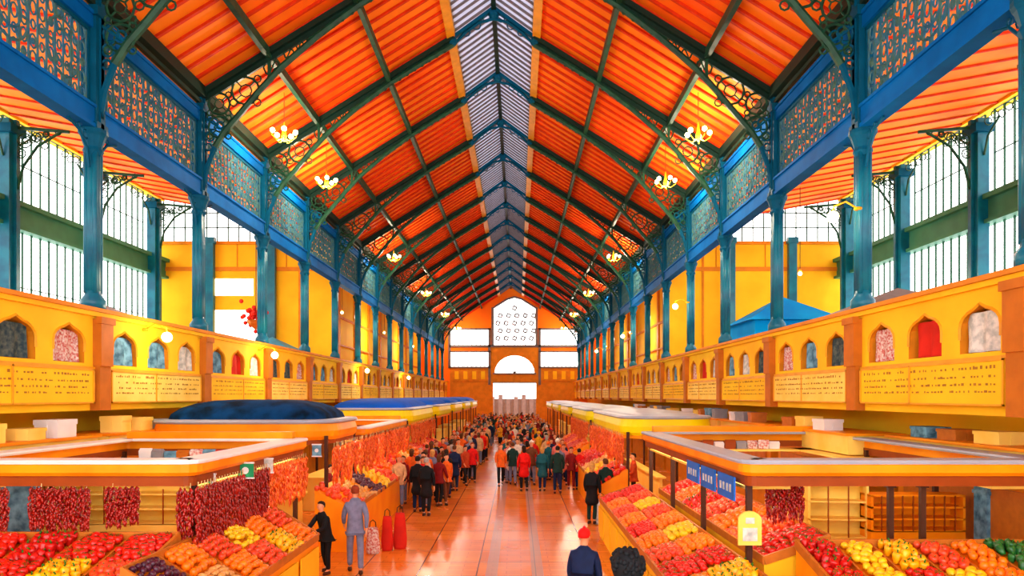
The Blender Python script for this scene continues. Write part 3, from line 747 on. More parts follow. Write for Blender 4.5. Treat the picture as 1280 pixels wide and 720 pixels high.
# small shops against the side walls below the gallery, with boxes on top
rk = random.Random(11)
shop = empty('wall_shop'); mb = MB(); mb.box(-.35, .7, -2.2, 2.2, 0, 2.35); mb.build('body', M['yellow_dark'], shop)
mb = MB(); mb.box(-.5, .7, -2.3, 2.3, 2.35, 2.75); mb.build('fascia', M['yellow_pale'], shop)
mb = MB(); mb.box(-.56, .72, -2.34, 2.34, 2.75, 2.8); mb.build('rim', M['fascia'], shop)
mb = MB(); mb.box(-.4, -.35, -1.9, 1.9, 1.0, 2.1); mb.build('shutter', M['wood'], shop); KIDS[shop.name] = kids(shop); n = 0
bx = {}
for c in ('white', 'wood', 'cloth_blue', 'grey', 'yellow_pale'):
    mb = MB(); mb.box(-.22, .22, -.3, .3, 0, .26); mb.box(-.235, .235, -.315, .315, .2, .28); mb.box(-.03, .03, -.317, .317, .0, .281); bx[c] = mb.mesh('storage_box', M[c])
BN = {'white': 'white', 'wood': 'tan wooden', 'cloth_blue': 'pale blue', 'grey': 'grey', 'yellow_pale': 'yellow'}
for s, sd in ((-1, 'left'), (1, 'right')):
    for i in range(13):
        y = Y0 + (i - .5) * BAY
        o = shop if n == 0 else copy_tree(shop); n += 1; o.location = (s * (9.0 if s > 0 and i == 0 else 8.35), y, 0); o.rotation_euler.z = 0 if s > 0 else PI
        tag(o, 'small yellow shop built against the %s side wall, %s from the near end' % (sd, onm(i)), 'shop', 'wall shops')
        if i < 7:
            for k, j in enumerate((-1.5, -.6, .5, 1.4)):
                if rk.random() < .25: continue
                c = rk.choice(list(bx)); b = bx[c]; o2 = bpy.data.objects.new('storage_box', b); COL.objects.link(o2)
                o2.location = (s * (8.85 if s > 0 and i == 0 else 8.15), y + j, 2.8); o2.rotation_euler.z = rk.uniform(-.2, .2); o2.scale.z = rk.uniform(.7, 1.3)
                tag(o2, '%s box on the %s %s wall shop, %s along its roof' % (BN[c], onm(i), sd, onm(k)), 'box', 'boxes on the wall shops')
# gallery kiosks
def kiosk(x, y, w, d, z0, ze, zt, m1, m2, lb):
    t = empty('gallery_kiosk', (x, y, z0), lb, 'kiosk'); mb = MB(); mb.box(-w / 2, w / 2, -d / 2, d / 2, 0, ze - z0); mb.build('walls', M[m1], t)
    mb = MB(); e = .25; h = ze - z0
    mb.add([(-w / 2 - e, -d / 2 - e, h), (w / 2 + e, -d / 2 - e, h), (w / 2 + e, d / 2 + e, h), (-w / 2 - e, d / 2 + e, h), (0, 0, zt - z0)], [(0, 1, 2, 3), (0, 1, 4), (1, 2, 4), (2, 3, 4), (3, 0, 4)]); mb.build('roof', M[m2], t)
kiosk(10.9, 27.5, 3.0, 3.0, 5.15, 6.35, 7.4, 'kiosk_blue', 'kiosk_blue', 'bright blue kiosk with a pyramid roof on the right gallery')
kiosk(-10.4, 33, 1.8, 2, 5.15, 5.7, 6.3, 'kiosk_blue', 'kiosk_roof', 'small blue kiosk on the left gallery beside a column')
kiosk(-13.5, 24.5, 3.4, 3, 5.15, 5.9, 6.8, 'grey', 'grey', 'grey tented kiosk behind the left gallery parapet')
kiosk(13.5, 24.0, 3.2, 3, 5.15, 6.4, 7.2, 'ochre', 'stone_grey', 'ochre kiosk with grey roof behind the right gallery parapet')
# red flower basket hanging on the left
t = empty('hanging_basket', at(320, 412, 31.5), 'red flower basket hanging on a cord before the left cross wall', 'hanging basket'); mb = MB()
mb.lathe([(.05, 0), (.35, .25), (.4, .4)], n=10); mb.build('basket', M['wood'], t); mb = MB(); rf = random.Random(2)
for k in range(60): mb.ball((rf.gauss(0, .22), rf.gauss(0, .22), .65 + rf.gauss(0, .2)), .1, 6, 4)
mb.build('flowers', M['cloth_red'], t); mb = MB(); mb.tube([(0, 0, .4), (0, 0, 5.3)], .02, 5); mb.build('cord', M['dark_brown'], t)

# ------------------------------------------------------------------ goods
def pm(name, rgb, rgb2): return mat(name, rgb, .35, var=.1, scale=9, rgb2=rgb2, bump=.02, spec=.5)
pm('tomato', (232, 30, 12), (206, 16, 8)); pm('orange_f', (255, 132, 8), (250, 108, 4)); pm('lemon', (255, 214, 30), (246, 186, 14)); pm('green_p', (36, 118, 40), (20, 88, 40))
pm('pepper_red', (216, 20, 14), (180, 10, 10)); pm('apple', (236, 92, 34), (222, 40, 22)); pm('potato', (226, 168, 92), (204, 140, 66)); pm('plum', (86, 24, 52), (58, 16, 44)); pm('pepper_yellow', (255, 196, 10), (255, 168, 6))
def fruit(kind):
    mb = MB(); r = .055
    def shape(prof, mi=0, n=9): mb.lathe(prof, n=n, mi=mi)
    if kind in ('tomato',):
        shape([(.012, -.045), (.045, -.03), (.056, 0), (.048, .03), (.02, .043), (.004, .038)])
        for k in range(5): a = k * 1.257; mb.add([(0, 0, .044), (.028 * math.cos(a - .25), .028 * math.sin(a - .25), .046), (.04 * math.cos(a), .04 * math.sin(a), .04), (.028 * math.cos(a + .25), .028 * math.sin(a + .25), .046)], [(0, 1, 2, 3)], 1)
    elif kind in ('pepper_red', 'pepper_yellow', 'green_p'):
        vs = []; pr = [(.01, -.07), (.03, -.06), (.042, -.02), (.052, .03), (.042, .058), (.012, .05)]
        for rr, z in pr:
            for k in range(12): q = rr * (1 + .13 * math.cos(4 * 2 * PI * k / 12)); vs.append((q * math.cos(2 * PI * k / 12), q * math.sin(2 * PI * k / 12), z))
        mb.add(vs, [(i * 12 + k, i * 12 + (k + 1) % 12, (i + 1) * 12 + (k + 1) % 12, (i + 1) * 12 + k) for i in range(5) for k in range(12)] + [tuple(60 + k for k in range(12)), tuple(range(11, -1, -1))])
        mb.tube([(0, 0, .05), (.004, 0, .07), (.014, 0, .085)], .008, 5, 1)
    elif kind == 'lemon': shape([(.004, -.068), (.02, -.055), (.042, -.028), (.048, 0), (.042, .028), (.02, .055), (.004, .068)])
    elif kind == 'apple':
        shape([(.01, -.044), (.035, -.046), (.054, -.012), (.056, .015), (.04, .044), (.018, .046), (.004, .032)]); mb.tube([(0, 0, .032), (.004, 0, .062)], .004, 4, 1)
    elif kind == 'potato': mb.ball((0, 0, 0), (.066, .045, .04), 8, 6)
    elif kind == 'plum': shape([(.006, -.05), (.03, -.04), (.042, 0), (.03, .036), (.01, .045), (.003, .04)])
    else: mb.ball((0, 0, 0), .054, 9, 7); mb.lathe([(.006, .05), (.008, .056), (.004, .056)], n=5, mi=1)
    return mb
FR = {'tomato': ('tomato', 'tomato', 'red tomatoes'), 'orange_f': ('orange', 'orange', 'oranges'), 'lemon': ('lemon', 'lemon', 'yellow lemons'), 'green_p': ('green_pepper', 'pepper', 'dark green peppers'),
      'pepper_red': ('red_pepper', 'pepper', 'deep red peppers'), 'apple': ('apple', 'apple', 'orange red apples'), 'potato': ('potato', 'potato', 'tan potatoes'), 'plum': ('plum', 'plum', 'dark purple plums'), 'pepper_yellow': ('yellow_pepper', 'pepper', 'yellow peppers')}
FM = {k: fruit(k) for k in FR}; FMESH = {k: FM[k].mesh(FR[k][0], [M[k], M['green_leaf']], True) for k in FR}
PLACED = []                              # (distance, kind, matrix, place words)
rp = random.Random(21)
def scatter(A, B, Cc, D, kind, place, pitch=.1, layers=1):
    """bilinear patch A-B (low edge) D-C (high edge)"""
    A, B, Cc, D = map(Vector, (A, B, Cc, D)); U = (B - A).length; V = (D - A).length
    nu = max(1, int(U / pitch)); nv = max(1, int(V / (pitch * .9)))
    for j in range(nv):
        for i in range(nu):
            u = (i + .5 + (.5 if j % 2 else 0) * .8 + rp.uniform(-.18, .18)) / (nu + .4); v = (j + .5 + rp.uniform(-.15, .15)) / nv
            p = (A * (1 - u) + B * u) * (1 - v) + (D * (1 - u) + Cc * u) * v
            bulge = .07 * math.sin(PI * min(max(u, 0), 1)) * math.sin(PI * v)
            p.z += .045 + bulge + rp.uniform(-.012, .02)
            R = (Matrix.Rotation(rp.uniform(0, 6.28), 4, 'Z') @ Matrix.Rotation(rp.uniform(-.9, .9) if kind != 'lemon' else 1.4, 4, 'X')) @ Matrix.Scale(rp.uniform(.9, 1.2) * pitch / .1, 4)
            PLACED.append(((p - Vector((CX, 0, CZ))).length, kind, Matrix.Translation(p) @ R, place))
def display(name_lb, corners, zlo, zhi, kinds, place, nx, ny=1, panel='fascia', pitch=.1):
    """corners: plan (x,y) A,B low front edge, C,D high back edge; kinds grid ny x nx"""
    A, B, Cc, D = corners; t = empty('produce_display', (A[0], A[1], 0), name_lb, 'produce display', 'sloping produce displays')
    P = lambda c, z: Vector((c[0] - A[0], c[1] - A[1], z))
    a, b, c, d = P(A, 0), P(B, 0), P(Cc, 0), P(D, 0); up = lambda v, z: v + Vector((0, 0, z))
    mb = MB(); mb.add([a, b, c, d, up(a, zlo - .02), up(b, zlo - .02), up(c, zhi - .02), up(d, zhi - .02)], [(3, 2, 1, 0), (4, 5, 6, 7), (0, 1, 5, 4), (1, 2, 6, 5), (2, 3, 7, 6), (3, 0, 4, 7)]); mb.build('stand', M[panel], t)
    mb = MB()
    for p, q, za, zb in ((a, b, zlo, zlo), (b, c, zlo, zhi), (c, d, zhi, zhi), (d, a, zhi, zlo)): mb.bar(up(p, za + .04), up(q, zb + .04), .04, .12)
    mb.build('edge_board', M['wood'], t)
    for i in range(1, nx):
        u = i / nx; mb = MB(); mb.bar(up(a.lerp(b, u), zlo + .02), up(d.lerp(c, u), zhi + .02), .03, .07); mb.build('divider', M['wood'], t)
    L = (b - a).length; mb = MB(); k = 0; n_ = max(2, int(L / 1.1))
    out = (a - d).normalized()
    for k in range(n_):
        p = a.lerp(b, (k + .5) / n_) + out * .02; dr = (b - a).normalized() * (L / n_ * .43)
        mb.add([up(p - dr, .12), up(p + dr, .12), up(p + dr, zlo - .12), up(p - dr, zlo - .12), up(p - dr + out * .02, .12), up(p + dr + out * .02, .12), up(p + dr + out * .02, zlo - .12), up(p - dr + out * .02, zlo - .12)],
               [(4, 5, 6, 7), (0, 4, 7, 3), (1, 2, 6, 5), (3, 7, 6, 2), (0, 1, 5, 4)])
    mb.build('front_cloth', M['yellow'], t)
    A3, B3, C3, D3 = Vector((*A, zlo)), Vector((*B, zlo)), Vector((*Cc, zhi)), Vector((*D, zhi))
    for i in range(nx):
        for j in range(ny):
            kd = kinds[j][i % len(kinds[j])]
            if kd is None: continue
            def S(u, v): return (A3.lerp(B3, u)).lerp(D3.lerp(C3, u), v)
            e = .012
            scatter(S(i / nx + e, j / ny + e), S((i + 1) / nx - e, j / ny + e), S((i + 1) / nx - e, (j + 1) / ny - e), S(i / nx + e, (j + 1) / ny - e), kd, place, pitch)
# left stall, front display and side display
display('wide sloping produce display before the front of the near left stall', ((-7.6, 8.25), (-3.75, 8.25), (-3.75, 9.75), (-7.6, 9.75)), 1.28, 1.66,
        [['pepper_red', 'tomato', 'lemon', 'tomato', 'pepper_yellow', 'apple'], ['tomato', 'pepper_red', 'tomato', 'pepper_red', 'tomato', 'tomato']], 'on the front display of the near left stall', 6, 2, pitch=.105)
display('long sloping produce display beside the aisle on the left stall', ((-2.8, 13.1), (-2.8, 8.2), (-3.68, 8.2), (-3.68, 13.1)), 1.0, 1.55,
        [['orange_f', 'pepper_yellow', 'apple', 'orange_f', 'potato', 'orange_f'], ['apple', 'orange_f', 'lemon', 'apple', 'orange_f', 'plum']], 'on the aisle display of the near left stall', 6, 2, pitch=.1)
display('long sloping produce display beside the aisle on the near right stall', ((2.95, 8.0), (2.95, 18.6), (3.95, 18.6), (3.95, 8.0)), .9, 1.25,
        [['pepper_yellow', 'orange_f', 'tomato', 'apple', 'orange_f', 'tomato', 'orange_f', 'apple', 'orange_f', 'tomato'], ['tomato', 'pepper_yellow', 'tomato', 'orange_f', 'lemon', 'orange_f', 'apple', 'lemon', 'apple', 'tomato']], 'on the aisle display of the near right stall', 10, 2, 'yellow', pitch=.11)
display('raised inner produce display behind the posts of the near right stall', ((4.22, 9.9), (4.22, 17.2), (5.12, 17.2), (5.12, 9.9)), 1.3, 1.6,
        [['tomato', 'apple', 'orange_f', 'apple', 'pepper_red', 'orange_f', 'tomato']], 'on the raised inner display of the near right stall', 7, 1, 'yellow', pitch=.12)
display('wide sloping produce display before the front of the near right stall', ((4.6, 8.25), (8.6, 8.25), (8.6, 9.75), (4.6, 9.75)), 1.2, 1.56,
        [['tomato', 'lemon', 'tomato', 'lemon', 'orange_f', 'apple', 'green_p', 'tomato'], ['pepper_red', 'lemon', 'pepper_yellow', 'apple', 'orange_f', 'green_p', 'green_p', 'tomato']], 'on the front display of the near right stall', 8, 2, pitch=.105)
PLACED.sort(key=lambda t: t[0]); cnt = {}
rest = {}
CAP = 300
for d, kd, Mx, place in PLACED:
    c = cnt.get(kd, 0)
    if c < CAP:
        cnt[kd] = c + 1; nm, cat, pl = FR[kd]; o = bpy.data.objects.new(nm, FMESH[kd]); COL.objects.link(o); o.matrix_world = Mx
        colr = pl.rsplit(' ', 1)[0] + ' ' if ' ' in pl else 'round '
        tag(o, '%s heaped %s' % (colr + cat, place), cat, '%s %s' % (pl, place))
    else: rest.setdefault(kd, []).append(Mx)
# farther counters, heaps too small and dense to count
rh = random.Random(5)
def far_display(side, y0, y1, kinds, lb, zlo=.95, zhi=1.45, xin=2.95, xout=3.85):
    s = -1 if side == 'left' else 1; t = empty('produce_display', (s * xin, y0, 0), lb, 'produce display', 'sloping produce displays'); L = y1 - y0; w = xout - xin
    mb = MB(); mb.add([(0, 0, 0), (0, L, 0), (s * w, L, 0), (s * w, 0, 0), (0, 0, zlo), (0, L, zlo), (s * w, L, zhi), (s * w, 0, zhi)], [(3, 2, 1, 0), (4, 5, 6, 7), (0, 1, 5, 4), (1, 2, 6, 5), (2, 3, 7, 6), (3, 0, 4, 7)]); mb.build('stand', M['fascia'], t)
    mb = MB(); mb.bar((0, 0, zlo + .04), (0, L, zlo + .04), .04, .1); mb.build('edge_board', M['wood'], t)
    for i in range(int(L * w / .022)):
        u = rh.random(); v = rh.random(); kd = kinds[int(u * L / 1.3) % len(kinds)]
        rest.setdefault(kd, []).append(Matrix.Translation((s * xin + s * w * v, y0 + L * u, zlo + (zhi - zlo) * v + .05)) @ Matrix.Rotation(rh.uniform(0, 6), 4, 'Z') @ Matrix.Scale(1.25, 4))
far_display('left', 16.6, 28.3, ['apple', 'potato', 'plum', 'lemon', 'apple', 'orange_f', 'pepper_red'], 'produce display along the aisle side of the navy domed stall')
far_display('left', 29.6, 37.8, ['orange_f', 'apple', 'tomato'], 'produce display along the first stall behind the navy one')
far_display('right', 21.0, 30.2, ['tomato', 'apple', 'lemon', 'potato', 'pepper_red'], 'produce display along the first yellow banded stall on the right', xin=3.15, xout=4.05)
far_display('right', 32.5, 41.8, ['orange_f', 'apple', 'tomato'], 'produce display along the second yellow banded stall on the right', xin=3.15, xout=4.05)
low = {}
for kd, ms in rest.items():
    mb = MB(); src = MB()
    if kd in ('pepper_red', 'pepper_yellow', 'green_p', 'lemon', 'potato'): src.ball((0, 0, 0), (.048, .048, .066), 7, 5)
    else: src.ball((0, 0, 0), .055, 7, 5)
    for Mx in ms: mb.merge(src, Mx, 0)
    o = mb.build(FR[kd][0] + '_heap', M[kd], smooth=True); tag(o, 'farther heaps of small %s spread over the market displays' % FR[kd][2], FR[kd][1], kind='stuff')

# strings of dried peppers hanging from the stalls
def string_mesh(n, L, w, rnd_):
    mb = MB()
    for k in range(n):
        z = -.08 - (L - .1) * k / n; a = rnd_.uniform(0, 2 * PI); r = w * (.5 + .5 * math.sin(PI * min(1, .15 + k / n)))
        d = Vector((math.cos(a), math.sin(a), 0)); p = Vector((0, 0, z)); q = p + d * r + Vector((0, 0, -.05)); e = p + d * r * .9 + Vector((0, 0, -.13))
        mb.tube([p, q, e], [.012, .017, .005], 5)
    return mb
rs = random.Random(9); cm = MB(); cm.tube([(0, 0, 0), (0, 0, -.8)], .008, 4); cordm = cm.mesh('cord', M['cord'])
SM = [string_mesh(52, .95, .045, rs).mesh('pepper_cluster', M['chili'], True) for _ in range(3)]; SO = [string_mesh(44, .8, .05, rs).mesh('pepper_cluster', M['chili_orange'], True) for _ in range(3)]
def hang(x, y, z, meshes, lb, gr, sc=1, name='pepper_string'):
    t = empty(name, (x, y, z), lb, 'pepper string', gr, rz=rs.uniform(0, 6)); t.scale = (1, 1, sc)
    o = bpy.data.objects.new('pepper_cluster', rs.choice(meshes)); COL.objects.link(o); o.parent = t
    o = bpy.data.objects.new('cord', cordm); COL.objects.link(o); o.parent = t
def run_x(px0, px1, D, z, lb, gr, sc, step=.075):
    x = CX + (px0 - 647) * D / F; x1 = CX + (px1 - 647) * D / F
    while x < x1: hang(x, D + rs.uniform(-.03, .03), z, SM, lb, gr, sc * rs.uniform(.93, 1.05)); x += step
for (a, b, wds, sc) in ((0, 12, 'at the left edge of the photo', .72), (40, 110, 'in the wide bunch of its front', .66), (136, 176, 'in the narrow bunch of its front', .6), (224, 238, 'in the bunch at the stall corner', .85), (962, 1004, 'RIGHT', .6)):
    if wds == 'RIGHT': run_x(a, b, 10.3, 2.4, 'dark red pepper string under the front of the near right stall', 'pepper strings of the near right stall', sc); continue
    run_x(a, b, 9.92, 2.4, 'dark red pepper string on the near left stall, %s' % wds, 'pepper strings ' + wds, sc)
y = 9.9
while y < 15.0:
    hang(-3.56, y, 2.42, SM if y < 12.6 else SO, '%s pepper string along the aisle side of the near left stall' % ('dark red' if y < 12.6 else 'orange red'), 'aisle side %s pepper strings of the near left stall' % ('red' if y < 12.6 else 'orange'), rs.uniform(.8, 1.08)); y += .1 if y < 12.6 else .13
for s, xx, a, b, who, st in ((-1, 3.5, 16.9, 28.4, 'the navy domed stall and the next', .16), (-1, 3.5, 29.6, 38, 'the first blue domed stall on the left', .3), (1, 3.9, 21.2, 30, 'the first yellow banded stall on the right', .16), (1, 3.9, 32.3, 41, 'the second yellow banded stall on the right', .32)):
    y = a
    while y < b: hang(s * xx + rs.uniform(-.05, .05), y, 2.5, SO, 'orange red pepper string hanging from %s' % who, 'pepper strings of ' + who, rs.uniform(.85, 1.25)); y += st

# little signs under the fascias
def hang_sign(px, py, D, w, h, m, lb, marks=True):
    x, y, z = at(px, py, D); t = empty('price_sign', (x, y, z), lb, 'sign'); mb = MB(); mb.box(-w / 2, w / 2, -.012, .012, -h / 2, h / 2); mb.build('board', M[m], t)
    mb = MB(); mb.box(-w / 2 - .01, w / 2 + .01, -.016, .016, h / 2 - .01, h / 2 + .015); mb.box(-w / 2 - .01, w / 2 + .01, -.016, .016, -h / 2 - .015, -h / 2 + .01); mb.build('frame', M['white'], t)
    mb = MB(); mb.lathe([(.0, 0), (w * .22, 0), (w * .22, .006), (0, .006)], n=10); em = mb.mesh('emblem', M['white' if m != 'white' else 'sign_green']); o = bpy.data.objects.new('emblem', em); COL.objects.link(o); o.parent = t; o.rotation_euler.x = PI / 2; o.location.y = -.013
hang_sign(262, 603, 10.6, .17, .24, 'white', 'small white sign hanging at the near left stall corner')
hang_sign(307, 588, 11.6, .26, .24, 'sign_green', 'green sign hanging from the left stall fascia')
hang_sign(334, 582, 12.7, .2, .24, 'cloth_white', 'off white sign hanging just beyond the green sign')
hang_sign(396, 563, 16.2, .2, .26, 'cloth_blue', 'pale blue sign at the far end of the left stall')
for k, (px, D) in enumerate(((884, 12.6), (906, 11.6), (930, 10.6))):
    x = 3.9; y = D; t = empty('stall_banner', (x, y, 2.28), 'blue banner with pale marks under the right stall fascia, %s from the far end' % onm(k), 'banner')
    mb = MB(); mb.box(-.012, .012, -.42, .42, -.17, .17); mb.build('board', M['sign_blue'], t); mb = MB()
    for q in (-.25, -.1, .08, .24): mb.box(-.02, -.012, q - .035, q + .035, -.06, .05)
    o = mb.build('marks', M['cloth_white'], t); o['kind'] = 'stuff'
# placard, cabinets and boxes inside the right stall
x, y, z = at(937, 668, 9.9); t = empty('placard', (x, y, 1.55), 'arched beige placard standing on the right stall produce', 'placard'); mb = MB()
ar = [(-.16, 0), (.16, 0), (.16, .34)] + [(.16 * math.cos(PI * k / 8), .34 + .13 * math.sin(PI * k / 8)) for k in range(1, 8)] + [(-.16, .34)]
mb.prism(ar, 'y', -.02, .02); mb.build('board', M['yellow_pale'], t); mb = MB(); mb.box(-.1, .1, -.026, -.02, .06, .24); mb.box(-.06, .06, -.026, -.02, .3, .38); mb.build('picture', M['cloth_white'], t)
def cabinet(name, lb, cat, px, py, D, w, h, d, rz, m, nb, nr):
    x, y, z = at(px, py, D); t = empty(name, (x, y, z), lb, cat, rz=rz); mb = MB()
    mb.box(-w / 2, w / 2, d - .03, d, 0, h)
    for q in (-w / 2, w / 2 - .04): mb.box(q, q + .04, 0, d, 0, h)
    for k in range(nr + 1): mb.box(-w / 2, w / 2, 0, d, h * k / nr - .015, h * k / nr + .015)
    mb.box(-w / 2, w / 2, 0, d, -z, 0); mb.build('case', M[m], t)
    mb = MB()
    for k in range(1, nb): q = -w / 2 + w * k / nb; mb.box(q - .01, q + .01, -.01, .01, 0, h)
    mb.build('bars', M['brown'], t)
    return x, y, z, w, h, nr
cabinet('shelf_cabinet', 'tilted yellow shelf cabinet with packets inside the right stall', 'cabinet', 1048, 672, 12.4, 1.0, .92, .35, -.12, 'yellow_pale', 3, 3)
cabinet('display_cabinet', 'wide barred orange display cabinet inside the right stall', 'cabinet', 1148, 664, 12.2, 1.6, .6, .4, 0, 'fascia', 9, 3)
mb = MB(); mb.box(-.17, .17, -.17, .17, -.9, .62); mb.box(-.19, .19, -.19, .19, .5, .56); mb.box(-.19, .19, -.19, .19, -.9, -.8)
tag(mb.build('pillar', M['cloth_blue'], loc=at(1238, 655, 12.0)), 'pale blue and white square pillar at the right of the right stall', 'pillar')
t = empty('back_panel', at(23, 632, 11.6), 'pale blue grey panel behind the front pepper strings', 'panel'); mb = MB(); mb.box(-.35, .35, -.03, .03, -1.0, .55); mb.build('board', M['cloth_blue'], t)
cabinet('shelf_cabinet', 'yellow shelf of packets behind the left stall front', 'cabinet', 130, 655, 13.0, 3.2, .8, .4, 0, 'yellow_pale', 6, 3)
# packets on the lit shelves inside the canopies
pk = {}
for c in ('white', 'brown', 'cloth_pattern', 'cloth_blue', 'chili', 'wood', 'grey'):
    mb = MB(); mb.add([(-.09, -.05, 0), (.09, -.05, 0), (.09, .05, 0), (-.09, .05, 0), (-.1, -.045, .14), (.1, -.045, .14), (.1, .045, .14), (-.1, .045, .14), (-.09, -.012, .19), (.09, -.012, .19), (.09, .012, .19), (-.09, .012, .19)],
                        [(3, 2, 1, 0), (0, 1, 5, 4), (1, 2, 6, 5), (2, 3, 7, 6), (3, 0, 4, 7), (4, 5, 9, 8), (5, 6, 10, 9), (6, 7, 11, 10), (7, 4, 8, 11), (8, 9, 10, 11)]); pk[c] = mb.mesh('packet', M[c])
PN = {'white': 'white', 'brown': 'brown', 'cloth_pattern': 'red and white', 'cloth_blue': 'pale blue', 'chili': 'dark red', 'wood': 'tan', 'grey': 'grey'}
def packets(x0, x1, y0, y1, z, n, place):
    for k in range(n):
        c = rk.choice(list(pk)); o = bpy.data.objects.new('packet', pk[c]); COL.objects.link(o); u = (k + .5) / n
        o.location = (x0 + (x1 - x0) * u, y0 + (y1 - y0) * u + rk.uniform(-.04, .04), z); o.rotation_euler.z = rk.uniform(-.3, .3) + (PI / 2 if abs(y1 - y0) > abs(x1 - x0) else 0)
        o.scale = (1.3, 1.2, rk.uniform(.8, 1.2)); tag(o, '%s packet %s' % (PN[c], place), 'packet', '%s packets %s' % (PN[c], place))
packets(-6.9, -4.0, 14.7, 14.7, 2.32, 11, 'on the inner shelf at the back of the near left stall')
packets(4.5, 7.2, 17.5, 17.5, 2.32, 10, 'on the inner shelf at the back of the near right stall')
packets(-6.4, -4.9, 14.2, 14.2, 1.05 + .0, 0, '')
# bags on the floor
def bag(px, py, m, lb, w=.3, h=.75):
    D = F * CZ / (py - 495); x = CX + (px - 647) * D / F; t = empty('shopping_bag', (x, D, 0), lb, 'bag'); mb = MB()
    rows = [(.9, 0), (1.05, .08), (1.1, .3), (.95, .6), (.85, .85), (.7, 1)]; mb.lathe([(w / 2 * a, h * b) for a, b in rows], n=10, sx=1, sy=.65); mb.build('body', M[m], t, True)
    mb = MB(); mb.tube([(-w * .25, 0, h - .02), (-w * .2, 0, h + .12), (0, 0, h + .17), (w * .2, 0, h + .12), (w * .25, 0, h - .02)], .012, 5); mb.build('handle', M['dark_brown'], t)
bag(484, 688, 'cloth_red', 'left one of two tall red bags on the aisle floor', .26, .8); bag(500, 686, 'cloth_red', 'right one of two tall red bags on the aisle floor', .3, .85)
bag(466, 692, 'cloth_pattern', 'patterned bag beside the man in grey', .3, .6); bag(412, 676, 'cloth_dark', 'big dark sack on the floor at the far end of the left display', .62, .6)
bag(751, 655, 'cloth_white', 'off white bag at the far corner of the right display', .4, .7)

